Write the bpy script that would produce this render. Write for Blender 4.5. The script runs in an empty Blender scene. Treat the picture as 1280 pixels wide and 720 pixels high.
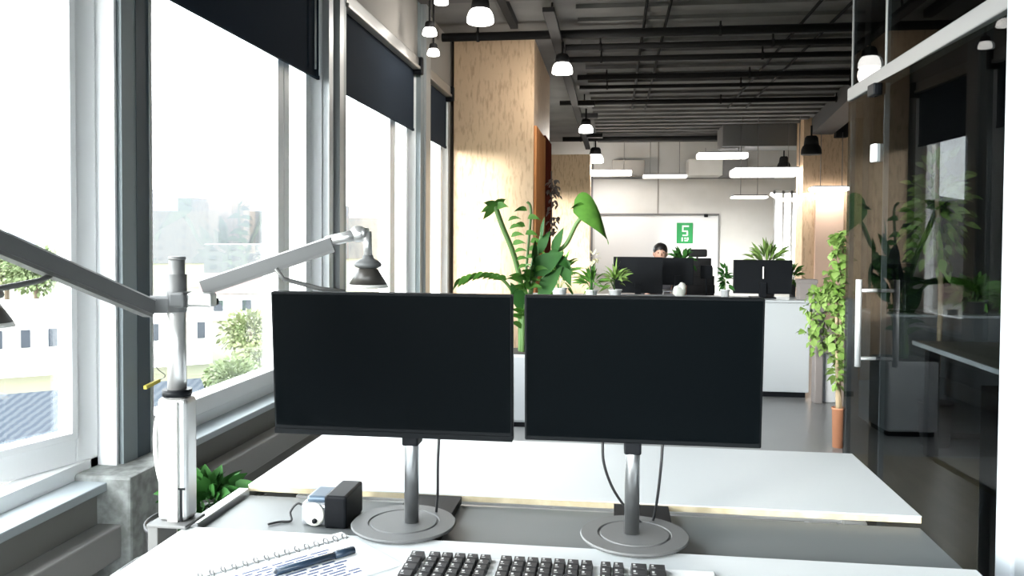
import bpy, bmesh, math, random
from mathutils import Vector, Matrix
R = math.radians
C = bpy.context.scene.collection
sc = bpy.context.scene
random.seed(7)

# ------------------------------------------------------------------ camera
EYE = 1.40
yaw, pitch, roll = R(7.23), R(-1.5), R(0.36)
cam_d = bpy.data.cameras.new('camera')
cam_d.sensor_width = 36.0
cam_d.lens = 36.0 * 1000 / 1280
cam_d.shift_y = -(360 - 324) / 1280
cam_d.clip_start = 0.05
cam_d.clip_end = 3000
cam = bpy.data.objects.new('camera', cam_d)
C.objects.link(cam)
fw = Vector((-math.sin(yaw) * math.cos(pitch), math.cos(yaw) * math.cos(pitch), math.sin(pitch)))
rt = Vector((math.cos(yaw), math.sin(yaw), 0))
up = rt.cross(fw)
r2 = rt * math.cos(roll) + up * math.sin(roll)
u2 = -rt * math.sin(roll) + up * math.cos(roll)
m = Matrix((r2, u2, -fw)).transposed().to_4x4()
m.translation = Vector((0, 0, EYE))
cam.matrix_world = m
sc.camera = cam

# ------------------------------------------------------------------ light
sc.view_settings.view_transform = 'Standard'
sc.view_settings.look = 'None'
sc.view_settings.gamma = 1.0
sc.view_settings.use_curve_mapping = False
sc.view_settings.exposure = 1.38
SKY = 6.0
w = bpy.data.worlds.new('overcast_sky')
sc.world = w
w.use_nodes = True
nt = w.node_tree
bg = nt.nodes['Background']
geo = nt.nodes.new('ShaderNodeNewGeometry')
sep = nt.nodes.new('ShaderNodeSeparateXYZ')
rmp = nt.nodes.new('ShaderNodeValToRGB')
tc = nt.nodes.new('ShaderNodeTexCoord')
nt.links.new(tc.outputs['Generated'], sep.inputs[0])
nt.links.new(sep.outputs['Z'], rmp.inputs['Fac'])
nt.links.new(rmp.outputs['Color'], bg.inputs['Color'])
rmp.color_ramp.elements[0].position = 0.0
rmp.color_ramp.elements[0].color = (0.80, 0.84, 0.86, 1)
rmp.color_ramp.elements[1].position = 0.35
rmp.color_ramp.elements[1].color = (0.95, 0.98, 1.0, 1)
bg.inputs['Strength'].default_value = SKY
# hazy low sun through the window wall, from behind the camera's left shoulder
sl = bpy.data.lights.new('hazy_sun', 'SUN')
sl.energy = 3.4
sl.angle = R(14)
sl.color = (1.0, 0.96, 0.90)
so = bpy.data.objects.new('hazy_sun', sl)
C.objects.link(so)
so.rotation_euler = Vector((1.0, 1.25, -0.22)).to_track_quat('-Z', 'Y').to_euler()
try:
    sc.cycles.max_bounces = 10
    sc.cycles.diffuse_bounces = 5
    sc.cycles.glossy_bounces = 4
    sc.cycles.transparent_max_bounces = 16
    sc.cycles.use_denoising = True
    sc.cycles.sample_clamp_indirect = 8.0
    sc.cycles.caustics_reflective = False
    sc.cycles.caustics_refractive = False
except Exception:
    pass


# ------------------------------------------------------------------ materials
def mat(name, col, rough=0.5, metal=0.0, spec=0.5, emit=None, estr=0.0, noise=None, bump=None, col2=None, mapping=(1, 1, 1), kind='noise', coat=0.0):
    M = bpy.data.materials.new(name)
    M.use_nodes = True
    n = M.node_tree
    b = n.nodes['Principled BSDF']
    b.inputs['Base Color'].default_value = (*col, 1)
    b.inputs['Roughness'].default_value = rough
    b.inputs['Metallic'].default_value = metal
    b.inputs['Specular IOR Level'].default_value = spec
    b.inputs['Coat Weight'].default_value = coat
    if emit:
        b.inputs['Emission Color'].default_value = (*emit, 1)
        b.inputs['Emission Strength'].default_value = estr
    if noise or bump:
        t = n.nodes.new('ShaderNodeTexCoord')
        mp = n.nodes.new('ShaderNodeMapping')
        mp.inputs['Scale'].default_value = mapping
        n.links.new(t.outputs['Object'], mp.inputs[0])
        if kind == 'noise':
            tx = n.nodes.new('ShaderNodeTexNoise')
            tx.inputs['Detail'].default_value = 4
            out = tx.outputs['Fac']
        elif kind == 'wave':
            tx = n.nodes.new('ShaderNodeTexWave')
            tx.inputs['Distortion'].default_value = 2
            out = tx.outputs['Fac']
        else:
            tx = n.nodes.new('ShaderNodeTexVoronoi')
            out = tx.outputs['Distance']
        tx.inputs['Scale'].default_value = noise or bump[0]
        n.links.new(mp.outputs[0], tx.inputs['Vector'])
        if col2:
            r = n.nodes.new('ShaderNodeValToRGB')
            r.color_ramp.elements[0].position = 0.35
            r.color_ramp.elements[1].position = 0.65
            r.color_ramp.elements[0].color = (*col, 1)
            r.color_ramp.elements[1].color = (*col2, 1)
            n.links.new(out, r.inputs[0])
            n.links.new(r.outputs[0], b.inputs['Base Color'])
        if bump:
            bp = n.nodes.new('ShaderNodeBump')
            bp.inputs['Strength'].default_value = bump[1]
            bp.inputs['Distance'].default_value = 0.01
            n.links.new(out, bp.inputs['Height'])
            n.links.new(bp.outputs[0], b.inputs['Normal'])
    return M


def glass_mat(name, tint, ior=1.5, gloss=1.0):
    M = bpy.data.materials.new(name)
    M.use_nodes = True
    n = M.node_tree
    n.nodes.clear()
    o = n.nodes.new('ShaderNodeOutputMaterial')
    mx = n.nodes.new('ShaderNodeMixShader')
    tr = n.nodes.new('ShaderNodeBsdfTransparent')
    tr.inputs[0].default_value = (*tint, 1)
    gl = n.nodes.new('ShaderNodeBsdfGlossy')
    gl.inputs['Roughness'].default_value = 0.0
    gl.inputs['Color'].default_value = (gloss, gloss, gloss, 1)
    # Schlick reflectance of a thin two-sided pane
    g_ = n.nodes.new('ShaderNodeNewGeometry')
    dt = n.nodes.new('ShaderNodeVectorMath'); dt.operation = 'DOT_PRODUCT'
    n.links.new(g_.outputs['Normal'], dt.inputs[0]); n.links.new(g_.outputs['Incoming'], dt.inputs[1])

    def mth(op, a, b=None):
        q = n.nodes.new('ShaderNodeMath'); q.operation = op
        for i, v in enumerate((a, b)):
            if v is None: continue
            if isinstance(v, (int, float)): q.inputs[i].default_value = v
            else: n.links.new(v, q.inputs[i])
        return q.outputs[0]
    F0 = ((ior - 1) / (ior + 1)) ** 2
    om = mth('SUBTRACT', 1.0, mth('ABSOLUTE', dt.outputs['Value']))
    n.links.new(mth('ADD', mth('MULTIPLY', mth('POWER', om, 5.0), 1 - F0), F0), mx.inputs[0])
    n.links.new(tr.outputs[0], mx.inputs[1])
    n.links.new(gl.outputs[0], mx.inputs[2])
    n.links.new(mx.outputs[0], o.inputs[0])
    return M


def birch_mat():
    M = mat('birch_ply', (0.62, 0.43, 0.27), 0.55)
    n = M.node_tree
    b = n.nodes['Principled BSDF']
    t = n.nodes.new('ShaderNodeTexCoord')
    mp = n.nodes.new('ShaderNodeMapping')
    mp.inputs['Scale'].default_value = (38, 38, 9)
    v = n.nodes.new('ShaderNodeTexNoise')
    v.inputs['Scale'].default_value = 1.0
    v.inputs['Detail'].default_value = 3
    r = n.nodes.new('ShaderNodeValToRGB')
    r.color_ramp.elements[0].position = 0.28
    r.color_ramp.elements[0].color = (0.47, 0.31, 0.19, 1)
    r.color_ramp.elements[1].position = 0.5
    r.color_ramp.elements[1].color = (0.66, 0.475, 0.31, 1)
    n.links.new(t.outputs['Object'], mp.inputs[0])
    n.links.new(mp.outputs[0], v.inputs['Vector'])
    n.links.new(v.outputs['Fac'], r.inputs[0])
    n.links.new(r.outputs[0], b.inputs['Base Color'])
    return M


M = {
    'white_top': mat('white_laminate', (0.66, 0.69, 0.705), 0.38),
    'ply_edge': mat('plywood_edge', (0.50, 0.42, 0.27), 0.5, noise=30, col2=(0.62, 0.54, 0.38)),
    'steel_leg': mat('white_steel', (0.70, 0.71, 0.72), 0.4),
    'tray': mat('grey_laminate', (0.15, 0.162, 0.168), 0.45),
    'tray_lip': mat('taupe_edge', (0.20, 0.185, 0.165), 0.6),
    'black': mat('black_plastic', (0.006, 0.007, 0.009), 0.45, spec=0.12),
    'screen': mat('black_screen', (0.0008, 0.0016, 0.0022), 0.35, spec=0.04),
    'bezel': mat('bezel_plastic', (0.004, 0.005, 0.006), 0.5, spec=0.10),
    'alu': mat('brushed_aluminium', (0.50, 0.51, 0.52), 0.30, 1.0, bump=(60, 0.04), mapping=(1, 1, 30)),
    'alu_matte': mat('satin_aluminium', (0.15, 0.153, 0.155), 0.5, 0.15, spec=0.3),
    'alu_white': mat('silver_extrusion', (0.70, 0.70, 0.70), 0.32, 0.75),
    'grey_metal': mat('grey_powdercoat', (0.17, 0.17, 0.168), 0.45, 0.3),
    'dark_shade': mat('dark_enamel', (0.055, 0.05, 0.045), 0.35),
    'white_in': mat('white_enamel', (0.8, 0.79, 0.75), 0.4),
    'cable': mat('black_rubber', (0.018, 0.018, 0.02), 0.5),
    'white_frame': mat('white_window_frame', (0.90, 0.91, 0.92), 0.35),
    'blue_frame': mat('blue_grey_frame', (0.42, 0.47, 0.50), 0.4),
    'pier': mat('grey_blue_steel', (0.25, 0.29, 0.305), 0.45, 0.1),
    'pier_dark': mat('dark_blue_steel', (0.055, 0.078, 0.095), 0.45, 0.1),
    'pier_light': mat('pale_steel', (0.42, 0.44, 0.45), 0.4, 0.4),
    'blind': mat('navy_blind_fabric', (0.024, 0.034, 0.050), 0.9, spec=0.1, bump=(300, 0.1)),
    'blind_dark': mat('dark_navy_blind_fabric', (0.013, 0.024, 0.040), 0.9, spec=0.1, bump=(300, 0.1)),
    'cassette': mat('silver_cassette', (0.45, 0.45, 0.44), 0.35, 0.6),
    'wall_low': mat('taupe_wall_paint', (0.22, 0.215, 0.205), 0.7),
    'wall_ledge': mat('taupe_ledge', (0.32, 0.315, 0.305), 0.6),
    'wall_up': mat('greige_wall_paint', (0.30, 0.285, 0.265), 0.8),
    'plaster': mat('pale_plaster', (0.62, 0.62, 0.60), 0.8, noise=3, col2=(0.66, 0.66, 0.645)),
    'terrazzo': mat('speckled_concrete', (0.20, 0.21, 0.20), 0.6, noise=26, col2=(0.36, 0.38, 0.37)),
    'ceiling': mat('dark_grey_concrete', (0.115, 0.113, 0.112), 0.9, noise=2.2, col2=(0.16, 0.157, 0.155), bump=(5, 0.5)),
    'pipe': mat('black_pipe', (0.016, 0.016, 0.017), 0.75, spec=0.15),
    'duct': mat('charcoal_duct', (0.045, 0.045, 0.047), 0.6),
    'floor': mat('grey_screed_floor', (0.23, 0.23, 0.232), 0.28, noise=1.3, col2=(0.26, 0.26, 0.26)),
    'wood_floor': mat('brown_wood_floor', (0.30, 0.22, 0.13), 0.4, noise=2, col2=(0.42, 0.32, 0.20), mapping=(8, 1, 1)),
    'birch': birch_mat(),
    'charcoal': mat('charcoal_wall', (0.020, 0.022, 0.024), 0.6),
    'rail': mat('light_grey_rail', (0.24, 0.245, 0.25), 0.4, 0.3),
    'post': mat('white_door_post', (0.44, 0.48, 0.52), 0.4),
    'smoke': glass_mat('smoked_glass', (0.40, 0.43, 0.44), 1.40, 0.38),
    'clear': glass_mat('window_glass', (0.95, 0.97, 0.97), 1.5),
    'steel': mat('brushed_steel_handle', (0.80, 0.81, 0.81), 0.4, 0.35),
    'glow': mat('frosted_glow', (0.9, 0.9, 0.88), 0.4, emit=(1, 0.97, 0.92), estr=4.0),
    'glow_soft': mat('frosted_soft_glow', (0.9, 0.9, 0.88), 0.4, emit=(1, 0.98, 0.95), estr=1.0),
    'glow_dim': mat('frosted_dim', (0.75, 0.75, 0.73), 0.4, emit=(1, 0.98, 0.95), estr=0.35),
    'cab': mat('pale_grey_cabinet', (0.40, 0.425, 0.45), 0.4),
    'leaf': mat('leaf_green', (0.05, 0.14, 0.022), 0.5, spec=0.2, noise=6, col2=(0.10, 0.26, 0.04)),
    'leaf_dark': mat('dark_leaf_green', (0.022, 0.085, 0.018), 0.5, spec=0.12, noise=6, col2=(0.035, 0.12, 0.025)),
    'leaf_light': mat('light_leaf_green', (0.13, 0.24, 0.045), 0.5, spec=0.25, noise=8, col2=(0.24, 0.36, 0.11)),
    'leaf_teal': mat('teal_leaf_green', (0.01, 0.10, 0.05), 0.35),
    'stem': mat('plant_stem', (0.10, 0.20, 0.05), 0.5),
    'bark': mat('pale_bark', (0.35, 0.27, 0.17), 0.7),
    'petal': mat('cream_petal', (0.75, 0.72, 0.50), 0.5),
    'pot_white': mat('white_planter', (0.60, 0.62, 0.64), 0.4),
    'pot_dark': mat('dark_grey_planter', (0.06, 0.06, 0.065), 0.5),
    'terracotta': mat('terracotta', (0.55, 0.25, 0.14), 0.7),
    'soil': mat('soil', (0.03, 0.022, 0.016), 0.9),
    'orange_wood': mat('orange_stained_wood', (0.55, 0.22, 0.08), 0.9, spec=0.0, noise=4, col2=(0.66, 0.32, 0.14), mapping=(8, 8, 1)),
    'red_wood': mat('dark_red_wood', (0.12, 0.03, 0.02), 0.95, spec=0.0),
    'grey_box': mat('warm_grey_card', (0.20, 0.18, 0.175), 0.7),
    'board': mat('whiteboard_enamel', (0.80, 0.81, 0.82), 0.3),
    'frame_dark': mat('dark_grey_trim', (0.16, 0.16, 0.165), 0.5),
    'poster': mat('green_poster', (0.02, 0.28, 0.08), 0.5),
    'ink_white': mat('white_print', (0.75, 0.85, 0.76), 0.5),
    'paper': mat('white_paper', (0.85, 0.86, 0.87), 0.6),
    'ink_blue': mat('blue_ink', (0.05, 0.08, 0.20), 0.6),
    'pen': mat('navy_pen', (0.025, 0.045, 0.075), 0.25),
    'wire': mat('wire', (0.25, 0.25, 0.25), 0.4, 0.8),
    'key': mat('black_keycap', (0.022, 0.022, 0.024), 0.45),
    'legend': mat('pale_key_legend', (0.55, 0.55, 0.55), 0.5),
    'silver': mat('silver_plastic', (0.42, 0.44, 0.47), 0.3, 0.6),
    'blue_grey': mat('blue_grey_plastic', (0.09, 0.13, 0.18), 0.3, 0.3),
    'white_plastic': mat('white_plastic', (0.82, 0.82, 0.76), 0.3),
    'yellow': mat('yellow_tag', (0.60, 0.50, 0.08), 0.5),
    'mesh_fabric': mat('black_mesh_fabric', (0.02, 0.02, 0.022), 0.7),
    'skin': mat('skin', (0.62, 0.36, 0.27), 0.5),
    'hair': mat('black_hair', (0.012, 0.010, 0.010), 0.5),
    'shirt': mat('dark_shirt', (0.05, 0.05, 0.06), 0.8),
    'trousers': mat('dark_trousers', (0.04, 0.045, 0.06), 0.8),
    'table_top': mat('brown_grey_table', (0.26, 0.23, 0.20), 0.35),
    # outdoors
    'grass': mat('dry_grass', (0.040, 0.048, 0.022), 0.9, noise=0.08, col2=(0.066, 0.060, 0.032)),
    'far_hill': mat('hazed_forest', (0.060, 0.072, 0.088), 0.95, noise=0.01, col2=(0.075, 0.088, 0.100)),  # pale blue-grey carries the distance haze over the wooded ridge
    'render_wall': mat('white_render', (0.55, 0.55, 0.53), 0.8),
    'tower': mat('pale_tower', (0.088, 0.092, 0.096), 0.7),
    'tower2': mat('grey_tower', (0.080, 0.087, 0.095), 0.7),
    'roof_blue': mat('blue_grey_tiles', (0.030, 0.036, 0.045), 0.8, spec=0.0, noise=1.0, kind='wave', col2=(0.046, 0.052, 0.060), mapping=(1, 4, 1)),
    'roof_red': mat('red_tiles', (0.10, 0.06, 0.057), 0.7),
    'pane_dark': mat('dark_pane', (0.03, 0.035, 0.045), 0.2),
    'pane_pale': mat('pale_pane', (0.072, 0.078, 0.086), 0.5),
    'tree': mat('tree_leaf', (0.085, 0.115, 0.045), 0.8),
    'tree2': mat('pale_tree_leaf', (0.125, 0.145, 0.065), 0.8),
    'trunk': mat('tree_bark', (0.08, 0.06, 0.04), 0.9),
}


# ------------------------------------------------------------------ mesh helpers
class MB:
    def __init__(s):
        s.v, s.f, s.sm = [], [], []

    def add(s, vs, fs, smooth=False):
        k = len(s.v)
        s.v += [tuple(v) for v in vs]
        s.f += [tuple(i + k for i in f) for f in fs]
        s.sm += [smooth] * len(fs)
        return s

    def box(s, x0, x1, y0, y1, z0, z1):
        if x0 > x1: x0, x1 = x1, x0
        if y0 > y1: y0, y1 = y1, y0
        if z0 > z1: z0, z1 = z1, z0
        v = [(x0, y0, z0), (x1, y0, z0), (x1, y1, z0), (x0, y1, z0), (x0, y0, z1), (x1, y0, z1), (x1, y1, z1), (x0, y1, z1)]
        return s.add(v, [(0, 3, 2, 1), (4, 5, 6, 7), (0, 1, 5, 4), (1, 2, 6, 5), (2, 3, 7, 6), (3, 0, 4, 7)])

    def bbox(s, x0, x1, y0, y1, z0, z1, b=0.004, seg=2):
        bm = bmesh.new()
        bmesh.ops.create_cube(bm, size=1)
        for v in bm.verts:
            v.co = Vector(((x0 + x1) / 2 + v.co.x * abs(x1 - x0), (y0 + y1) / 2 + v.co.y * abs(y1 - y0), (z0 + z1) / 2 + v.co.z * abs(z1 - z0)))
        bmesh.ops.bevel(bm, geom=bm.edges[:], offset=b, segments=seg, affect='EDGES', profile=0.5)
        bm.verts.index_update()
        s.add([v.co[:] for v in bm.verts], [[v.index for v in f.verts] for f in bm.faces], False)
        bm.free()
        return s

    def frame(s, a, b):
        d = (Vector(b) - Vector(a))
        d.normalize()
        h = Vector((0, 0, 1)) if abs(d.z) < 0.9 else Vector((1, 0, 0))
        e1 = d.cross(h).normalized()
        return d, e1, e1.cross(d).normalized()

    def tube(s, pts, r, n=12, cap=True, rr=None):
        pts = [Vector(p) for p in pts]
        vs = []
        prev = None
        for i, p in enumerate(pts):
            a = pts[max(0, i - 1)]
            b = pts[min(len(pts) - 1, i + 1)]
            d = (b - a).normalized()
            if prev is None:
                _, e1, _ = s.frame(a, b)
                e2 = d.cross(e1)
            else:
                e1 = (prev - d * prev.dot(d)).normalized()
                e2 = d.cross(e1)
            prev = e1
            q = rr[i] if rr else r
            for k in range(n):
                t = 2 * math.pi * k / n
                vs.append(p + e1 * math.cos(t) * q + e2 * math.sin(t) * q)
        fs = []
        for i in range(len(pts) - 1):
            for k in range(n):
                fs.append((i * n + k, i * n + (k + 1) % n, (i + 1) * n + (k + 1) % n, (i + 1) * n + k))
        s.add(vs, fs, True)
        if cap:
            k0 = len(s.v) - len(vs)
            s.f += [tuple(k0 + k for k in range(n))[::-1], tuple(k0 + (len(pts) - 1) * n + k for k in range(n))]
            s.sm += [False, False]
        return s

    def lathe(s, prof, c=(0, 0, 0), n=32, axis=None, smooth=True):
        vs = []
        c = Vector(c)
        if axis:
            d = Vector(axis).normalized()
            h = Vector((0, 0, 1)) if abs(d.z) < 0.9 else Vector((1, 0, 0))
            e1 = d.cross(h).normalized()
            e2 = d.cross(e1)
        else:
            d, e1, e2 = Vector((0, 0, 1)), Vector((1, 0, 0)), Vector((0, 1, 0))
        for r, z in prof:
            for k in range(n):
                t = 2 * math.pi * k / n
                vs.append(c + e1 * math.cos(t) * r + e2 * math.sin(t) * r + d * z)
        fs = []
        for i in range(len(prof) - 1):
            for k in range(n):
                fs.append((i * n + k, i * n + (k + 1) % n, (i + 1) * n + (k + 1) % n, (i + 1) * n + k))
        return s.add(vs, fs, smooth)

    def bar(s, a, b, wd, ht, upv=(0, 0, 1)):
        """rectangular bar from a to b; wd across, ht along upv"""
        a, b, upv = Vector(a), Vector(b), Vector(upv)
        d = (b - a).normalized()
        e1 = d.cross(upv).normalized()
        e2 = e1.cross(d)
        vs = []
        for p in (a, b):
            for i, j in ((-1, -1), (1, -1), (1, 1), (-1, 1)):
                vs.append(p + e1 * i * wd / 2 + e2 * j * ht / 2)
        return s.add(vs, [(0, 1, 2, 3), (7, 6, 5, 4), (0, 4, 5, 1), (1, 5, 6, 2), (2, 6, 7, 3), (3, 7, 4, 0)])

    def leaf(s, p, d, L, W, droop=0.3, nrm=None, seg=5, fold=0.15):
        p, d = Vector(p), Vector(d).normalized()
        side = d.cross(Vector((0, 0, 1)))
        if side.length < 0.1:
            side = Vector((1, 0, 0))
        side.normalize()
        if nrm is not None:
            side = (Matrix.Rotation(nrm, 3, d) @ side)
        upn = side.cross(d)
        vs = []
        cur = p.copy()
        dd = d.copy()
        for i in range(seg + 1):
            t = i / seg
            wv = W * 0.5 * math.sin(math.pi * min(1, t ** 0.75 * 0.98 + 0.02)) if i < seg else 0.001
            u = side.cross(dd)
            vs += [cur - side * wv + u * wv * fold, cur, cur + side * wv + u * wv * fold]
            cur = cur + dd * (L / seg)
            dd = (dd + Vector((0, 0, -droop / seg * 1.8))).normalized()
        fs = []
        for i in range(seg):
            a = i * 3
            fs += [(a, a + 1, a + 4, a + 3), (a + 1, a + 2, a + 5, a + 4)]
        return s.add(vs, fs, True)

    def blob(s, c, rx, ry, rz, n=12, jit=0.0):
        vs, fs = [], []
        c = Vector(c)
        rows = n // 2
        for i in range(rows + 1):
            ph = math.pi * i / rows
            for k in range(n):
                t = 2 * math.pi * k / n
                q = 1 + random.uniform(-jit, jit)
                vs.append(c + Vector((rx * math.sin(ph) * math.cos(t) * q, ry * math.sin(ph) * math.sin(t) * q, rz * math.cos(ph) * q)))
        for i in range(rows):
            for k in range(n):
                fs.append((i * n + k, (i + 1) * n + k, (i + 1) * n + (k + 1) % n, i * n + (k + 1) % n))
        return s.add(vs, fs, True)

    def tilt(s, py_, pz_, ang_):
        c_, s_ = math.cos(ang_), math.sin(ang_)
        s.v = [(x, py_ + (y - py_) * c_ - (z - pz_) * s_, pz_ + (y - py_) * s_ + (z - pz_) * c_) for x, y, z in s.v]
        return s

    def build(s, name, material, parent=None, at=None):
        me = bpy.data.meshes.new(name)
        vs = s.v
        o = bpy.data.objects.new(name, me)
        if parent is None and at is None:
            # origin at the base of the thing
            xs = [v[0] for v in vs]; ys = [v[1] for v in vs]; zs = [v[2] for v in vs]
            at = ((min(xs) + max(xs)) / 2, (min(ys) + max(ys)) / 2, min(zs))
        if parent is not None:
            off = Vector(world_of(parent))
        else:
            off = Vector(at)
        me.from_pydata([tuple(Vector(v) - off) for v in vs], [], s.f)
        me.polygons.foreach_set('use_smooth', s.sm)
        me.materials.append(material)
        me.update()
        C.objects.link(o)
        if parent is None:
            o.location = off
        else:
            o.parent = parent
        return o


def world_of(o):
    p = Vector(o.location)
    while o.parent:
        o = o.parent
        p = p + Vector(o.location)
    return p


def tag(o, label=None, cat=None, group=None, kind=None):
    if label: o['label'] = label
    if cat: o['category'] = cat
    if group: o['group'] = group
    if kind: o['kind'] = kind
    return o


def thing(name, label, cat, loc=(0, 0, 0), group=None):
    o = bpy.data.objects.new(name, None)
    o.empty_display_size = 0.05
    C.objects.link(o)
    o.location = loc
    return tag(o, label, cat, group)


def struct(name, mb, m_, parent=None):
    o = mb.build(name, m_, parent)
    if parent is None:
        o['kind'] = 'structure'
    return o


def sempty(name, loc):
    o = bpy.data.objects.new(name, None)
    C.objects.link(o)
    o.location = loc
    o['kind'] = 'structure'
    return o


def copy_tree(o, parent=None):
    c = o.copy()
    C.objects.link(c)
    c.parent = parent
    for ch in [x for x in bpy.data.objects if x.parent == o]:
        copy_tree(ch, c)
    return c


def curve_pts(ps, n=8):
    """Catmull-Rom through ps"""
    ps = [Vector(p) for p in ps]
    q = [ps[0]] + ps + [ps[-1]]
    out = []
    for i in range(1, len(q) - 2):
        for k in range(n):
            t = k / n
            a, b, c, d = q[i - 1], q[i], q[i + 1], q[i + 2]
            out.append(0.5 * ((2 * b) + (-a + c) * t + (2 * a - 5 * b + 4 * c - d) * t * t + (-a + 3 * b - 3 * c + d) * t ** 3))
    out.append(ps[-1])
    return out


# ================================================================== SETTING
WX = -1.70            # inner face of the window wall
CZ = 3.45             # ceiling height
SILL, HEAD = 0.58, 2.95
FY = 17.0             # far wall
GX = 0.90             # glass partition

struct('floor', MB().box(-1.95, 6.0, -3.2, 17.3, -0.2, 0.0), M['floor'])
struct('floor_wood_strip', MB().box(1.35, 4.5, 2.9, 5.4, 0.0, 0.012), M['wood_floor']).name = 'floor_wood'
# ceiling slab with shallow ribs
mb = MB().box(-1.95, 6.0, -3.2, 17.3, CZ, CZ + 0.25)
y = -3.0
while y < 16.8:
    mb.box(-0.35, 3.2, y, y + 0.16, CZ - 0.035, CZ + 0.01)
    y += 0.42
struct('ceiling', mb, M['ceiling'])

# window wall ------------------------------------------------------
wins = [(-2.7, 0.0), (0.25, 2.584), (2.763, 4.557), (4.865, 6.807), (7.104, 8.16), (10.6, 14.6)]
mb = MB()
mb.box(WX - 0.25, WX, -3.2, 17.3, -0.1, SILL - 0.03)
struct('wall_left', mb, M['wall_low'])
mb = MB().box(WX - 0.25, WX, -3.2, 17.3, HEAD, CZ + 0.05)
struct('wall_left_upper', mb, M['wall_up'])
prev = -3.2
segs = []
for a, b in wins:
    segs.append((prev, a)); prev = b
segs.append((prev, 17.3))
k = 0
for i, (a, b) in enumerate(segs):
    if i in (2, 3, 4):
        continue
    struct('wall_left_pier', MB().box(WX - 0.25, WX, a, b, SILL - 0.03, HEAD), M['wall_up'])
# protruding taupe ledge along the wall foot, and the duct under it
struct('baseboard_left', MB().bbox(WX, WX + 0.085, -3.0, 8.15, 0.33, 0.44, 0.006), M['wall_ledge'])
struct('trim_1', MB().bbox(WX, WX + 0.045, -3.0, 8.15, 0.02, 0.16, 0.006), M['wall_ledge'])

# pier beside the ajar window: two steel faces over a speckled footing
p = sempty('trim_2', (WX, 2.67, 0.6))
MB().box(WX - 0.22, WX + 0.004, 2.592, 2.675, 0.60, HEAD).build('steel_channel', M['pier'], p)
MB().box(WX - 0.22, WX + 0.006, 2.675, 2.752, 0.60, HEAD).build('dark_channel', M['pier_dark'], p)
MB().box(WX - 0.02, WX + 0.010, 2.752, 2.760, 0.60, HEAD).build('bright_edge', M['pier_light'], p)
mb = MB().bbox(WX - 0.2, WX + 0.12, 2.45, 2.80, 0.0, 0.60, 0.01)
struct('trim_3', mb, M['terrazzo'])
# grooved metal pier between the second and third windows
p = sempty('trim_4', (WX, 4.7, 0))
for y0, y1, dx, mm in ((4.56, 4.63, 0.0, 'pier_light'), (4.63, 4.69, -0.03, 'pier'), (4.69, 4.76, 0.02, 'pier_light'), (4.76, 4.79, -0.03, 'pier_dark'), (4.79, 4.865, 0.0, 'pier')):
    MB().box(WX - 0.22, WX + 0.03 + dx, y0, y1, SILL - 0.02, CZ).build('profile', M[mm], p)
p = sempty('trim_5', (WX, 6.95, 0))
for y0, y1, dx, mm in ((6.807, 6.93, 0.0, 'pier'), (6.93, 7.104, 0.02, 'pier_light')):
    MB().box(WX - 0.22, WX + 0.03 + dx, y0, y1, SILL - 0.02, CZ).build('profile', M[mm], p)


def window(n, a, b, fix=True, mull=()):
    root = sempty('window_%d' % n, (WX, (a + b) / 2, SILL))
    MB().bbox(WX - 0.2, WX + 0.035, a, b, SILL - 0.03, SILL, 0.004).build('window_sill', M['blue_frame'], root)
    fx0, fx1 = WX - 0.16, WX - 0.08
    mb = MB()
    mb.box(fx0, fx1, a, a + 0.05, SILL, HEAD)
    mb.box(fx0, fx1, b - 0.05, b, SILL, HEAD)
    mb.box(fx0, fx1, a, b, SILL, SILL + 0.05)
    mb.box(fx0, fx1, a, b, HEAD - 0.05, HEAD)
    # reveal lining at the far jamb
    mb.box(WX - 0.16, WX - 0.01, b - 0.012, b, SILL, HEAD)
    mb.box(WX - 0.16, WX - 0.01, a, a + 0.012, SILL, HEAD)
    mb.build('window_frame', M['white_frame'], root)
    if fix:
        cuts = [a + 0.05] + list(mull) + [b - 0.05]
        for c0, c1 in zip(cuts[:-1], cuts[1:]):
            sash_box(root, c0, c1)
    return root


def sash_box(root, c0, c1):
    mb = MB()
    f = 0.075
    x0, x1 = WX - 0.15, WX - 0.06
    mb.bbox(x0, x1, c0, c0 + f, SILL + 0.05, HEAD - 0.05, 0.006)
    mb.bbox(x0, x1, c1 - f, c1, SILL + 0.05, HEAD - 0.05, 0.006)
    mb.bbox(x0, x1, c0 + f - .01, c1 - f + .01, SILL + 0.05, SILL + 0.05 + f, 0.006)
    mb.bbox(x0, x1, c0 + f - .01, c1 - f + .01, HEAD - 0.05 - f, HEAD - 0.05, 0.006)
    s = mb.build('sash', M['white_frame'], root)
    MB().box(WX - 0.112, WX - 0.106, c0 + f, c1 - f, SILL + 0.05 + f, HEAD - 0.05 - f).build('pane', M['clear'], s)


window(1, -2.7, 0.0)
w2 = window(2, 0.25, 2.584, fix=False)
# the ajar casement, hinged on its far side
sash = bpy.data.objects.new('open_sash', None)
C.objects.link(sash)
sash.parent = w2
HX, HYY, HL = WX - 0.07, 2.56, 1.15
sash.location = Vector((HX, HYY, SILL + 0.05)) - w2.location
f = 0.09
mb = MB()
hh = HEAD - SILL - 0.10
mb.bbox(-0.07, 0, -f, 0, 0, hh, 0.008)
mb.bbox(-0.07, 0, -HL, -HL + f, 0, hh, 0.008)
mb.bbox(-0.07, 0, -HL + f - .01, -f + .01, 0, f, 0.008)
mb.bbox(-0.07, 0, -HL + f - .01, -f + .01, hh - f, hh, 0.008)
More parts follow.
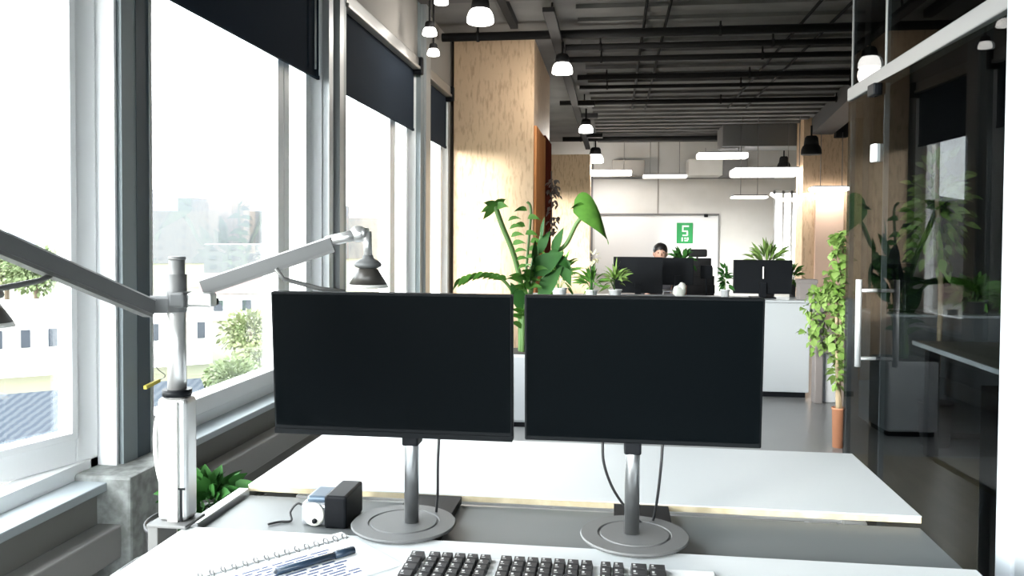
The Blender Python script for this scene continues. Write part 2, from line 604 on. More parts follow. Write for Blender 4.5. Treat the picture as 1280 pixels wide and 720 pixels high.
# raised inner glazing bead
mb.bbox(-0.055, 0.012, -f - 0.02, -f + 0.005, f - .005, hh - f, 0.003)
mb.bbox(-0.055, 0.012, -HL + f, -f, f - .005, f + 0.02, 0.003)
me_o = mb.build('sash', M['white_frame'], None, at=(0, 0, 0))
me_o.parent = sash
g = MB().box(-0.04, -0.034, -HL + f, -f, f, hh - f).build('pane', M['clear'], None, at=(0, 0, 0))
g.parent = sash
sash.rotation_euler = (0, 0, R(-16))
# fixed light nearer the camera
sash_box(w2, 0.30, 1.33)
window(3, 2.763, 4.557, mull=(4.12,))
window(4, 4.865, 6.807, mull=(6.25,))
window(5, 7.104, 8.16)
window(6, 10.6, 14.6, mull=(12.6,))

# right side, back and far walls -----------------------------------
mb = MB().box(-1.95, 6.0, -3.4, -3.2, 0, 0.75).box(-1.95, 6.0, -3.4, -3.2, 2.95, CZ)
for a_, b_ in ((-1.95, -1.4), (0.1, 0.5), (2.0, 6.0)):
    mb.box(a_, b_, -3.4, -3.2, 0.75, 2.95)
struct('wall_back', mb, M['plaster'])
for n_, (a_, b_) in enumerate(((-1.4, 0.1), (0.5, 2.0))):  # unseen windows added behind the camera to fill the room with daylight
    fill_win = sempty('window_%d' % (12 + n_), ((a_ + b_) / 2, -3.3, 0.75))
    MB().box(a_, a_ + .07, -3.34, -3.26, .75, 2.95).box(b_ - .07, b_, -3.34, -3.26, .75, 2.95).box(a_ + .07, b_ - .07, -3.34, -3.26, .75, .82).box(a_ + .07, b_ - .07, -3.34, -3.26, 2.88, 2.95).build('window_frame', M['white_frame'], fill_win)
    MB().box(a_ + .07, b_ - .07, -3.303, -3.297, .82, 2.88).build('pane', M['clear'], fill_win)
struct('wall_right', MB().box(4.5, 4.7, -3.2, 6.6, 0, CZ), M['charcoal'])
struct('wall_right_far', MB().box(5.8, 6.0, 6.6, 17.3, 0, CZ), M['plaster'])
struct('wall_meeting_end', MB().box(1.95, 6.0, 6.5, 6.65, 0, CZ), M['charcoal'])
mb = MB()
mb.box(-1.95, 3.25, FY, FY + 0.2, 0, CZ)
mb.box(4.25, 6.0, FY, FY + 0.2, 0, CZ)
mb.box(3.25, 4.25, FY, FY + 0.2, 0, 0.75)
mb.box(3.25, 4.25, FY, FY + 0.2, 2.42, CZ)
struct('wall_far', mb, M['plaster'])
wf = sempty('window_7', (3.75, FY, 0.75))
mb = MB()
for x in (3.27, 3.45, 3.62, 3.95, 4.22):
    mb.box(x - 0.025, x + 0.025, FY + 0.02, FY + 0.10, 0.75, 2.42)
mb.box(3.25, 4.25, FY + 0.02, FY + 0.1, 0.75, 0.81)
mb.box(3.25, 4.25, FY + 0.02, FY + 0.1, 2.36, 2.42)
mb.build('window_frame', M['white_frame'], wf)
MB().box(3.27, 4.23, FY + 0.055, FY + 0.061, 0.8, 2.37).build('pane', M['clear'], wf)
struct('trim_6', MB().box(-0.50, 3.25, FY - 0.03, FY, 2.655, 2.685), M['frame_dark'])
struct('trim_7', MB().box(-0.49, -0.44, FY - 0.06, FY, 0, 2.98), M['frame_dark'])
struct('trim_8', MB().box(0.90, 0.925, FY - 0.012, FY, 1.93, 3.45), M['wall_up'])

# birch clad columns ----------------------------------------------
MB().bbox(-1.66, -0.82, 8.2, 10.24, 0, CZ, 0.004)
struct('wall_column_birch', MB().bbox(-1.66, -0.824, 8.2, 10.22, 0, CZ - 0.001, 0.004), M['birch'])
struct('wall_column_rear', MB().bbox(-1.69, -0.444, 15.0, 15.6, 0, 2.97, 0.004), M['birch'])
struct('wall_column_far_right', MB().bbox(3.15, 5.78, 14.0, 14.5, 0, CZ - 0.001, 0.004), M['birch'])

# glass partition --------------------------------------------------
def glass(name, y0, y1, z0, z1, ajar=0.0):
    root = sempty(name, (GX, y0, z0))
    root.rotation_euler = (0, 0, R(ajar))
    MB().box(GX - 0.005, GX + 0.005, y0 + 0.004, y1 - 0.004, z0 + 0.004, z1 - 0.004).build('pane', M['smoke'], root)
    return root


RZ0, RZ1 = 1.925, 1.975
glass('window_8', 2.82, 3.19, 0.0, RZ0, 2.5)
d1 = glass('door_1', 1.935, 2.812, 0.0, RZ0, 2.5)   # the leaf stands slightly ajar into the office
glass('window_9', 2.82, 3.19, RZ1, CZ)
glass('window_10', 0.4, 2.812, RZ1, CZ)
glass('window_11', -0.6, 1.84, 0.0, RZ0)
struct('trim_9', MB().bbox(GX - 0.025, GX + 0.025, -0.6, 3.19, RZ0, RZ1, 0.004), M['rail'])
struct('trim_10', MB().bbox(GX - 0.035, GX + 0.035, 1.845, 1.925, 0, CZ, 0.006), M['post'])
struct('trim_11', MB().box(GX - 0.008, GX + 0.008, 3.19, 3.20, 0, CZ), M['rail'])
struct('trim_12', MB().box(GX - 0.008, GX + 0.008, 2.812, 2.820, 0, CZ), M['pier_light'])
# edge strips and handle of the glass door
h = MB().tube([(GX - 0.065, 2.748, 1.272), (GX - 0.065, 2.748, 0.985)], 0.0095, 16).build('handle', M['steel'], d1)
MB().tube([(GX - 0.065, 2.748, 1.236), (GX + 0.01, 2.76, 1.236)], 0.006, 10).tube([(GX - 0.065, 2.748, 1.012), (GX + 0.01, 2.76, 1.012)], 0.006, 10).build('standoff', M['steel'], d1)
MB().bbox(GX - 0.02, GX + 0.02, 2.775, 2.835, RZ0 - 0.045, RZ0 - 0.005, 0.004).build('pivot', M['black'], d1)
MB().bbox(GX - 0.016, GX + 0.016, 2.775, 2.811, 1.66, 1.72, 0.004).build('hinge', M['white_frame'], d1)

# ================================================================== NEAR DESKS
def desk(name, label, x0, x1, y0, y1, z=0.735):
    t = thing(name, label, 'desk', ((x0 + x1) / 2, (y0 + y1) / 2, 0))
    top = MB().bbox(x0, x1, y0, y1, z - 0.004, z, 0.0015).build('tabletop', M['white_top'], t)
    e = MB().box(x0 + .001, x1 - .001, y0 + .001, y1 - .001, z - 0.018, z - 0.0042).build('edge_band', M['ply_edge'], t)
    e['label'] = 'pale plywood edge'
    for sx in (x0 + 0.10, x1 - 0.16):
        for sy in (y0 + 0.08, y1 - 0.14):
            MB().bbox(sx, sx + 0.06, sy, sy + 0.06, 0, z - 0.05, 0.004).build('leg', M['steel_leg'], t)
    MB().box(x0 + 0.1, x1 - 0.1, y0 + 0.10, y0 + 0.14, z - 0.06, z - 0.023).box(x0 + 0.1, x1 - 0.1, y1 - 0.13, y1 - 0.09, z - 0.06, z - 0.023).build('rail', M['steel_leg'], t)
    return t


desk('desk', 'white desk at the bottom edge holding the keyboard and notebook', -0.967, 0.735, 0.92, 1.71)
desk('desk', 'white desk with a plywood edge standing behind the two monitors', -0.967, 0.745, 2.025, 2.595)
# grey shelf bridging the two desks
t = thing('cable_shelf', 'grey shelf in the gap between the two white desks under the monitor bases', 'shelf', (-0.1, 1.87, 0))
MB().bbox(-0.955, 0.735, 1.765, 2.01, 0.695, 0.712, 0.002).build('panel', M['tray'], t)
MB().box(-0.90, 0.735, 1.716, 1.764, 0.655, 0.706).build('front_lip', M['tray_lip'], t)
MB().box(-0.90, -0.86, 1.85, 1.90, 0, 0.694).build('leg', M['grey_metal'], t)
MB().box(0.62, 0.66, 1.85, 1.90, 0, 0.694).build('leg', M['grey_metal'], t)
mb = MB().bbox(-0.990, -0.960, 1.75, 2.02, 0.690, 0.727, 0.003)
tag(mb.build('metal_rail', M['silver'], None), 'pale bluish metal rail at the left end of the grey shelf', 'rail')


# ================================================================== MONITORS
def monitor(label, x0, x1, y, z0, z1, bx, bby, tilt, group, bot=0.006):
    t = thing('monitor', label, 'monitor', (bx, bby, 0.7105), group)
    # mounting foot under the base
    MB().box(bx - 0.045, bx + 0.09, 1.713, 2.022, 0.7125, 0.731).build('mounting_bar', M['black'], t)
    prof = [(0, 0.735), (0.100, 0.735), (0.117, 0.7375), (0.120, 0.742), (0.118, 0.745), (0.082, 0.7460), (0.0805, 0.7432), (0.0765, 0.7432), (0.075, 0.7462), (0, 0.7465)]
    base = MB().lathe(prof, (bx, bby, 0), 96, smooth=False).lathe([(0, .7312), (0.09, .7312), (0.09, .7352), (0, .7352)], (bx, bby, 0), 40).build('base', M['alu_matte'], t)
    sx = bx + (0.018 if bot > 0.01 else -0.006)
    MB().tube([(sx, bby, 0.746), (sx, bby, 1.06)], 0.0165, 28).build('stand', M['alu'], t)
    MB().bbox(sx - 0.03, sx + 0.03, bby - 0.045, bby + 0.022, 1.03, 1.10, 0.004).bbox(sx - 0.019, sx + 0.019, bby - 0.019, bby + 0.03, 0.925, 1.05, 0.004).build('bracket', M['black'], t)
    cx, cz = (x0 + x1) / 2, (z0 + z1) / 2
    body = MB().bbox(x0, x1, y, y + 0.022, z0, z1, 0.003).bbox(x0 + 0.08, x1 - 0.08, y + 0.015, y + 0.028, z0 + 0.05, z1 - 0.06, 0.01).tilt(y, z0, tilt).build('case', M['bezel'], t)
    scr = MB().box(x0 + 0.005, x1 - 0.005, y - 0.0006, y + 0.001, z0 + bot + 0.004, z1 - 0.005).tilt(y, z0, tilt).build('screen', M['screen'], t)
    if bot > 0.01:
        MB().box(x0 + 0.001, x1 - 0.001, y - 0.0025, y + 0.001, z0 + 0.0008, z0 + 0.0125).tilt(y, z0, tilt).build('chin', M['bezel'], t)
    return t, sx


g = 'pair of monitors on round silver bases'
monitor('blank black widescreen monitor on a round silver base, left of the pair', -0.767, -0.2166, 1.742, 0.950, 1.277, -0.474, 1.784, R(4), g, bot=0.016)
monitor('blank black widescreen monitor on a round silver base, right of the pair', -0.1905, 0.3155, 1.742, 0.9560, 1.2776, 0.052, 1.784, R(4), g)


def cable(label, pts, r=0.0032, name='cable', plug=None, m_='cable', grp=None):
    t = MB().tube(curve_pts(pts), r, 8)
    if plug:
        t.bbox(plug[0] - .008, plug[0] + .008, plug[1] - .006, plug[1] + .006, plug[2] - .02, plug[2] + .006, 0.002)
    o = t.build(name, M[m_], None)
    tag(o, label, 'cable', grp)
    return o


cable('black cable dropping from the left monitor to the grey shelf', [(-0.395, 1.80, 0.95), (-0.398, 1.80, 0.88), (-0.405, 1.83, 0.80), (-0.415, 1.86, 0.74), (-0.417, 1.875, 0.716)])
cable('black cable curving from the right monitor toward its stand', [(-0.02, 1.80, 0.955), (-0.018, 1.80, 0.90), (0.0, 1.82, 0.84), (0.028, 1.84, 0.79), (0.06, 1.85, 0.755), (0.09, 1.88, 0.717)])
cable('black cable hanging straight from the right monitor, right of its stand', [(0.113, 1.80, 0.955), (0.110, 1.80, 0.90), (0.105, 1.83, 0.82), (0.098, 1.87, 0.75), (0.085, 1.89, 0.717)])

# ================================================================== TWO-ARM DESK LAMP
t = thing('desk_lamp', 'two-armed aluminium desk lamp on a thick column at the left desk corner', 'lamp', (-1.004, 1.74, 0.70))
px, py = -1.004, 1.74
c = MB()
c.bbox(px - 0.036, px + 0.036, py - 0.028, py + 0.028, 0.742, 1.028, 0.012, 3)
c.build('column', M['alu_white'], t)
MB().box(px - 0.006, px + 0.018, py - 0.034, py - 0.0275, 0.745, 1.02).build('cable_channel', M['white_in'], t)
MB().box(px + 0.022, px + 0.027, py - 0.0305, py - 0.0275, 0.745, 0.82).box(px + 0.010, px + 0.034, py - 0.0305, py - 0.0275, 0.818, 0.822).build('lock_strip', M['black'], t)
MB().tube([(px, py, 1.03), (px, py, 1.045)], 0.0325, 24).build('collar_ring', M['black'], t)
MB().tube([(px, py, 1.02), (px, py, 1.25)], 0.021, 28).build('inner_pole', M['alu_white'], t)
MB().tube([(px + .001, py, 1.25), (px + .001, py, 1.352)], 0.0175, 28).lathe([(0, 1.3525), (0.0185, 1.3525), (0.0195, 1.349), (0.0185, 1.345), (0.017, 1.345)], (px + .001, py, 0), 28).build('top_pole', M['alu_matte'], t)
MB().tube([(px, py, 1.225), (px, py, 1.312)], 0.0225, 28).build('sleeve', M['alu_matte'], t)
# clamp at the desk corner
MB().bbox(px - 0.045, px + 0.05, py - 0.055, py + 0.035, 0.7365, 0.744, 0.002).bbox(px - 0.045, px - 0.02, py - 0.05, py + 0.03, 0.66, 0.742, 0.002).bbox(px - 0.02, px + 0.08, py - 0.05, py - 0.035, 0.665, 0.675, 0.002).build('clamp', M['alu_matte'], t)
# pivots at the collar
MB().bbox(px - 0.062, px - 0.004, py - 0.02, py + 0.018, 1.222, 1.262, 0.006).bbox(px - 0.008, px + 0.030, py - 0.024, py + 0.022, 1.235, 1.272, 0.006).build('joint', M['alu_matte'], t)
MB().bbox(px + 0.028, px + 0.090, py - 0.012, py + 0.02, 1.237, 1.270, 0.006).build('joint', M['alu_white'], t)


def lamp_arm(a, b, thick, wd, root):
    a, b = Vector(a), Vector(b)
    d = (b - a).normalized()
    side = d.cross(Vector((0, 0, 1))).normalized()
    upv = side.cross(d)
    arm = MB().bar(a, b, wd, thick * 0.72).build('arm', M['alu_matte'], root)
    MB().bar(a - upv * thick * 0.42, b - upv * thick * 0.42, wd * 0.8, thick * 0.2).build('lower_channel', M['grey_metal'], arm_world_fix(arm))
    MB().bar(a + upv * thick * 0.375, b + upv * thick * 0.375, wd * 1.06, 0.003).build('cap_strip', M['alu_white'], arm_world_fix(arm))
    return arm


def arm_world_fix(o):
    return o


A0 = Vector((-1.060, 1.722, 1.235))
A1 = Vector((-1.094, 1.245, 1.408))
lamp_arm(A0, A1, 0.044, 0.030, t)
B0 = Vector((-0.952, 1.76, 1.282))
B1 = Vector((-0.672, 1.855, 1.385))
lamp_arm(B0, B1, 0.042, 0.030, t)
MB().tube([(-0.925, 1.758, 1.247), (-0.952, 1.756, 1.262)], 0.009, 12).bbox(-0.940, -0.915, 1.745, 1.77, 1.24, 1.256, 0.003).build('knuckle', M['black'], t)


def lamp_head(jx, jy, jz, root, hx):
    """elbow joint, drop rod, socket collar and conical shade"""
    MB().blob((jx, jy, jz), 0.022, 0.018, 0.020, 20).tube([(hx - 0.02, jy, jz + 0.004), (hx, jy, jz)], 0.014, 16).tube([(hx, jy, jz + 0.006), (hx + 0.002, jy, jz - 0.055)], 0.0105, 16).build('elbow', M['alu_white'], root)
    z = jz - 0.055
    MB().lathe([(0.0, z + .004), (0.012, z + 0.004), (0.014, z - 0.004), (0.023, z - 0.008), (0.031, z - 0.014), (0.033, z - 0.019), (0.031, z - 0.024), (0.020, z - 0.028), (0, z - .028)], (hx + 0.002, jy, 0), 32).build('socket', M['alu_matte'], root)
    sh = MB().lathe([(0.016, z - 0.026), (0.024, z - 0.030), (0.046, z - 0.066), (0.045, z - 0.066), (0.023, z - 0.032), (0.014, z - 0.028)], (hx + 0.002, jy, 0), 40).build('lamp_shade', M['dark_shade'], root)
    MB().lathe([(0.0455, z - 0.0655), (0.0495, z - 0.074), (0.047, z - 0.074), (0.0435, z - 0.0655)], (hx + 0.002, jy, 0), 40).build('rim', M['white_in'], sh)
    MB().blob((hx + 0.002, jy, z - 0.048), 0.014, 0.014, 0.018, 14).build('bulb', M['white_in'], sh)


MB().tube([(-0.685, 1.852, 1.388), (-0.640, 1.862, 1.400), (-0.612, 1.872, 1.408)], 0.0135, 16).build('knuckle', M['alu_white'], t)
lamp_head(-0.612, 1.872, 1.408, t, -0.590)
MB().tube([(-0.79, 1.80, 1.325), (-0.775, 1.81, 1.300), (-0.70, 1.85, 1.276), (-0.645, 1.87, 1.268)], 0.0055, 10).build('link_rod', M['grey_metal'], t)
lamp_head(-1.090, 1.235, 1.372, t, -1.068)
MB().tube([(-1.093, 1.25, 1.40), (-1.090, 1.235, 1.372)], 0.0135, 16).build('knuckle', M['alu_white'], t)
MB().tube([(-1.080, 1.43, 1.325), (-1.078, 1.39, 1.314), (-1.072, 1.25, 1.303)], 0.0055, 10).build('link_rod', M['grey_metal'], t)
cable('white cable looping down behind the thick lamp column', [(-1.045, 1.80, 1.0), (-1.085, 1.80, 0.97), (-1.095, 1.80, 0.90), (-1.085, 1.80, 0.82), (-1.06, 1.80, 0.755), (-1.04, 1.79, 0.70), (-1.035, 1.78, 0.60)], 0.006, m_='white_in')

# ================================================================== KEYBOARD
kx0, kx1, ky0, ky1 = -0.415, 0.205, 1.445, 1.612
t = thing('keyboard', 'wide keyboard with black keys on the near white desk', 'keyboard', ((kx0 + kx1) / 2, (ky0 + ky1) / 2, 0.7355))
MB().bbox(kx0, kx1, ky0, ky1, 0.7356, 0.7405, 0.002).build('case', M['paper'], t)
blocks = [(-0.410, -0.378, 1), (-0.372, -0.240, 5), (-0.224, -0.034, 7), (-0.022, 0.028, 2), (0.038, 0.110, 2), (0.120, 0.200, 2)]
nk = 0
for bi, (a, b, n) in enumerate(blocks):
    for r_ in range(6 if bi in (1, 2) else 5):
        yb = ky0 + 0.006 + r_ * (0.0262 if bi in (1, 2) else 0.0312)
        d = 0.0215 if bi in (1, 2) else 0.026
        wk = (b - a) / n
        for k in range(n):
            if nk >= 98: break
            x_0 = a + k * wk + 0.0012
            x_1 = a + (k + 1) * wk - 0.0012
            o = MB()
            z0, z1 = 0.7406, 0.7515
            ins = 0.0022
            o.add([(x_0, yb, z0), (x_1, yb, z0), (x_1, yb + d, z0), (x_0, yb + d, z0), (x_0 + ins, yb + ins, z1), (x_1 - ins, yb + ins, z1), (x_1 - ins, yb + d - ins, z1 + .0015), (x_0 + ins, yb + d - ins, z1 + .0015)], [(0, 3, 2, 1), (4, 5, 6, 7), (0, 1, 5, 4), (1, 2, 6, 5), (2, 3, 7, 6), (3, 0, 4, 7)])
            ko = o.build('key', M['key'], t)
            nk += 1
            ko.data.materials.append(M['legend'])
            # pale legend on the cap
            xm = x_0 + ins + 0.003
            bm = bmesh.new(); bm.from_mesh(ko.data)
            wz = 0.0
            base = Vector(world_of(t))
            zz = lambda yy: z1 + .0004 + .0015 * (yy - yb - ins) / (d - 2 * ins)
            for (lx0, lx1, ly0, ly1) in ((xm, xm + 0.0045, yb + d * 0.50, yb + d * 0.78), (xm, xm + 0.0075, yb + d * 0.25, yb + d * 0.34)):
                vs = [bm.verts.new(Vector(q) - base) for q in ((lx0, ly0, zz(ly0)), (lx1, ly0, zz(ly0)), (lx1, ly1, zz(ly1)), (lx0, ly1, zz(ly1)))]
                fc = bm.faces.new(vs); fc.material_index = 1
            bm.to_mesh(ko.data); bm.free()

# ================================================================== NOTEBOOK AND PEN
t = thing('notebook', 'open white spiral notebook with blue writing on the near desk', 'notebook', (-0.6, 1.55, 0.7352))


def nbq(u, v, z):   # notebook frame: u along the spiral, v across the page toward the keyboard
    o = Vector((-0.800, 1.435, 0)); e1 = Vector((0.228, 0.262, 0)).normalized(); e2 = Vector((0.262, -0.228, 0)).normalized()
    return tuple(o + e1 * u + e2 * v + Vector((0, 0, z)))


def slab(u0, u1, v0, v1, z0, z1):
    return ([nbq(u0, v0, z0), nbq(u1, v0, z0), nbq(u1, v1, z0), nbq(u0, v1, z0), nbq(u0, v0, z1), nbq(u1, v0, z1), nbq(u1, v1, z1), nbq(u0, v1, z1)],
            [(0, 3, 2, 1), (4, 5, 6, 7), (0, 1, 5, 4), (1, 2, 6, 5), (2, 3, 7, 6), (3, 0, 4, 7)])


mb = MB(); mb.add(*slab(0.0, 0.345, 0.012, 0.20, 0.7355, 0.7405)); mb.build('page', M['paper'], t)
mb = MB(); mb.add(*slab(0.0, 0.345, -0.035, -0.004, 0.7355, 0.7385)); mb.build('page', M['paper'], t)
mb = MB()
for i in range(15):
    u = 0.015 + i * 0.0225
    ring = [nbq(u, 0.003 + 0.011 * math.cos(a), 0.742 + 0.0065 * math.sin(a)) for a in [k * math.pi / 6 for k in range(13)]]
    mb.tube(ring, 0.0017, 6, cap=False)
mb.build('spiral_binding', M['wire'], t)
mb = MB()
random.seed(3)
for i in range(12):
    v = 0.040 + i * 0.0125
    u = 0.02
    while u < 0.25:
        L = random.uniform(0.012, 0.05)
        mb.add(*slab(u, min(u + L, 0.27), v, v + 0.0055, 0.7405, 0.7408))
        u += L + random.uniform(0.004, 0.010)
mb.build('writing', M['ink_blue'], t)
pa, pb = Vector((-0.655, 1.465, 0.747)), Vector((-0.532, 1.600, 0.747))
t = thing('pen', 'dark navy pen lying across the open notebook', 'pen', (pa + pb) / 2)
dd = (pb - pa).normalized()
MB().tube([pa + dd * 0.012, pb - dd * .02], 0.0070, 14).build('barrel', M['pen'], t)
MB().tube([pb - dd * 0.045, pb], 0.0066, 14, rr=[0.0082, 0.0078]).bar(pb - dd * 0.04 + Vector((0, 0, .0078)), pb - dd * 0.002 + Vector((0, 0, .0078)), 0.004, 0.002).build('cap', M['pen'], t)
MB().tube([pa, pa + dd * 0.014], 0.004, 12, rr=[0.0012, 0.0055]).build('tip', M['silver'], t)

# ================================================================== SMALL DEVICE ON THE SHELF
t = thing('desk_device', 'small black box device with a silver and white front on the grey shelf', 'device', (-0.68, 1.87, 0.7123))
MB().bbox(-0.672, -0.618, 1.80, 1.93, 0.7123, 0.790, 0.006).build('case', M['black'], t)
MB().bbox(-0.734, -0.668, 1.812, 1.91, 0.7123, 0.768, 0.010, 3).build('front_housing', M['silver'], t)
MB().bbox(-0.722, -0.672, 1.818, 1.90, 0.766, 0.782, 0.007, 3).build('top_knob', M['blue_grey'], t)
MB().lathe([(0, 0.0), (0.026, 0.0), (0.028, 0.004), (0.026, 0.008), (0.008, 0.011), (0, 0.011)], (-0.700, 1.815, 0.741), 28, axis=(-0.15, -1, 0.05)).build('dial', M['white_plastic'], t)
MB().lathe([(0, 0.0), (0.006, 0.0), (0.006, 0.014), (0, 0.014)], (-0.694, 1.813, 0.728), 16, axis=(-0.15, -1, 0.05)).build('lens', M['black'], t)
cable('thin dark cable coiled left of the small black device', [(-0.735, 1.86, 0.735), (-0.76, 1.86, 0.748), (-0.775, 1.85, 0.73), (-0.765, 1.83, 0.716), (-0.79, 1.82, 0.7155), (-0.81, 1.80, 0.7155)], 0.0028)
cable('black cables bunched along the left edge of the near desk', [(-1.005, 1.25, 0.66), (-1.01, 1.40, 0.67), (-1.015, 1.5, 0.68), (-1.03, 1.58, 0.685), (-1.01, 1.66, 0.69), (-1.03, 1.72, 0.66)], 0.009)
tag(MB().bar((-1.055, 1.0, 0.655), (-1.055, 1.70, 0.655), 0.05, 0.012).build('cable_tray', M['terrazzo'], None), 'grey metal tray running along the left edge of the near desk', 'tray')
tag(MB().bbox(-1.005, -0.985, 0.95, 1.66, 0.665, 0.70, 0.003).build('side_rail', M['black'], None), 'black rail beneath the left edge of the near desk', 'rail')


# ================================================================== PLANTS
def rnd_leaves(mb, c, rad, n, L, W, zs=1.0, droop=0.6, upb=0.3):
    c = Vector(c)
    for i in range(n):
        v = Vector((random.gauss(0, 1), random.gauss(0, 1), random.gauss(0, 1) * zs + upb))
        v.normalize()
        p = c + Vector((v.x * rad[0], v.y * rad[1], v.z * rad[2])) * random.uniform(0.25, 1.0)
        l = L * random.uniform(0.7, 1.2)
        mb.leaf(p, v, l, W * l / L, droop * random.uniform(.5, 1.3), nrm=random.uniform(-1.6, 1.6), seg=4)


def pot(t, c, r0, r1, h, m_, z=0.0):
    x, y = c
    MB().lathe([(0, z), (r0, z), (r1, z + h), (r1 + 0.004, z + h), (r1 + 0.004, z + h - 0.012), (r1 - 0.008, z + h - 0.004), (r1 - 0.012, z + h - 0.03), (0, z + h - 0.03)], (x, y, 0), 36).build('pot', m_, t)
    MB().lathe([(0, z + h - 0.025), (r1 - 0.012, z + h - 0.025)], (x, y, 0), 24).build('soil', M['soil'], t)


random.seed(11)
# small plant behind the lamp column
t = thing('potted_plant', 'low bushy green plant in a dark pot left of the grey shelf', 'plant', (-1.17, 2.12, 0))
pot(t, (-1.17, 2.12), 0.10, 0.13, 0.60, M['pot_dark'])
mb = MB(); rnd_leaves(mb, (-1.13, 2.12, 0.635), (0.10, 0.10, 0.075), 190, 0.055, 0.035, upb=0.5); mb.build('foliage', M['leaf_dark'], t)

# big plant in the white floor planter, seen between the monitors
t = thing('potted_plant', 'large broad-leaved plant in a white planter rising behind the two monitors', 'plant', (-0.69, 6.0, 0))
MB().bbox(-0.86, -0.50, 5.85, 6.2, 0.035, 0.54, 0.02).build('planter', M['pot_white'], t)
MB().box(-0.84, -0.52, 5.87, 6.18, 0, 0.036).build('plinth', M['black'], t)
MB().box(-0.84, -0.52, 5.87, 6.18, 0.52, 0.545).build('soil', M['soil'], t)
mb = MB()
stems = [
    [(-0.69, 6.0, .52), (-0.68, 6.0, 0.95), (-0.74, 6.0, 1.25), (-0.84, 6.0, 1.50), (-0.89, 6.0, 1.64)],
    [(-0.66, 6.0, .52), (-0.62, 6.02, 1.0), (-0.50, 6.05, 1.25), (-0.36, 6.0, 1.35), (-0.27, 5.98, 1.52), (-0.17, 5.97, 1.62)],
    [(-0.67, 5.98, .52), (-0.66, 5.98, 1.0), (-0.60, 5.98, 1.2)],
    [(-0.70, 6.02, .52), (-0.72, 6.02, 0.9), (-0.85, 6.0, 1.10), (-1.02, 6.0, 1.12), (-1.14, 6.0, 1.05)],
    [(-0.68, 6.03, .52), (-0.60, 6.05, 1.1), (-0.54, 6.05, 1.45)],
    [(-0.71, 6.05, .52), (-0.66, 6.1, 1.2), (-0.63, 6.1, 1.6), (-0.66, 6.1, 1.68)],
    [(-0.66, 6.0, .52), (-0.52, 6.0, 1.1), (-0.42, 6.0, 1.22)],
]
for st, rr in zip(stems, (0.020, 0.016, 0.016, 0.012, 0.012, 0.010, 0.012)):
    mb.tube(curve_pts(st), rr, 8)
mb.build('stem', M['stem'], t)
mb = MB()
for z in range(7):
    mb.leaf((-0.72 - 0.012 * z, 5.99, 1.17 + 0.06 * z), (random.choice((-1, 1)), -0.3, 0.8), 0.12, 0.045, 0.8, nrm=random.uniform(0.8, 1.5))
for a in ((-1, 0, .4), (-.5, -.4, .9), (.6, -.3, .6), (-.9, -.2, -.2), (.3, .3, 1)):
    mb.leaf((-0.885, 5.99, 1.62), a, 0.13, 0.07, 0.9, nrm=random.uniform(0.8, 1.5))
for i in range(9):
    q = i / 8
    mb.leaf((-0.80 - 0.34 * q, 6.0, 1.085 + 0.04 * math.sin(q * 3)), (-0.8, -0.3, 0.5 - q), 0.12, 0.05, 0.8, nrm=random.uniform(0.8, 1.5))
for i in range(34):
    mb.leaf((-0.64 + random.uniform(-.05, .06), 5.98, random.uniform(0.7, 1.15)), (random.uniform(-1, 1), -0.4, 0.7), 0.16, 0.045, 0.9, nrm=random.uniform(0.8, 1.5))
for i in range(7):
    mb.leaf((-0.66 + random.uniform(-.02, .03), 6.08, 1.25 + 0.06 * i), (random.choice((-1, 1)) * .8, -0.2, 0.5), 0.12, 0.05, 1.0, nrm=random.uniform(0.8, 1.5))
mb.build('foliage', M['leaf'], t)
mb = MB()
for (p0, d, L, W, dr) in [((-0.62, 5.97, 1.03), (0.10, -0.2, 1), 0.26, 0.14, 0.3), ((-0.60, 5.97, 1.12), (0.75, -0.1, 0.8), 0.30, 0.15, 0.3),
                          ((-0.55, 5.97, 0.95), (0.6, -0.1, 1), 0.30, 0.12, 0.2), ((-0.54, 6.03, 1.40), (0.1, -.1, 1), 0.17, 0.07, 0.4),
                          ((-0.56, 6.03, 1.28), (0.35, -.1, 1), 0.20, 0.08, 0.4), ((-0.42, 5.98, 1.28), (0.5, -.2, -.8), 0.26, 0.10, 0.4),
                          ((-0.50, 5.98, 1.25), (0.9, -.2, 0.3), 0.24, 0.11, 1.2), ((-0.45, 6.0, 1.28), (0.3, -.1, 0.9), 0.22, 0.08, 0.2),
                          ((-0.66, 5.97, 0.85), (-0.35, -0.2, 1), 0.25, 0.10, 0.3), ((-0.58, 6.0, 1.2), (0.0, -.2, 1), 0.20, 0.10, 0.5)]:
    mb.leaf(p0, d, L, W * 1.15, dr, nrm=1.25)
mb.build('dark_foliage', M['leaf_dark'], t)
mb = MB()
mb.leaf((-0.30, 5.96, 1.60), (1.0, -0.15, 0.38), 0.42, 0.34, 1.75, nrm=1.15, seg=12, fold=0.1)
mb.leaf((-0.22, 5.98, 1.63), (-0.6, -0.2, 0.3), 0.12, 0.08, 0.8, nrm=0.6)
mb.build('large_leaf', M['leaf'], t)

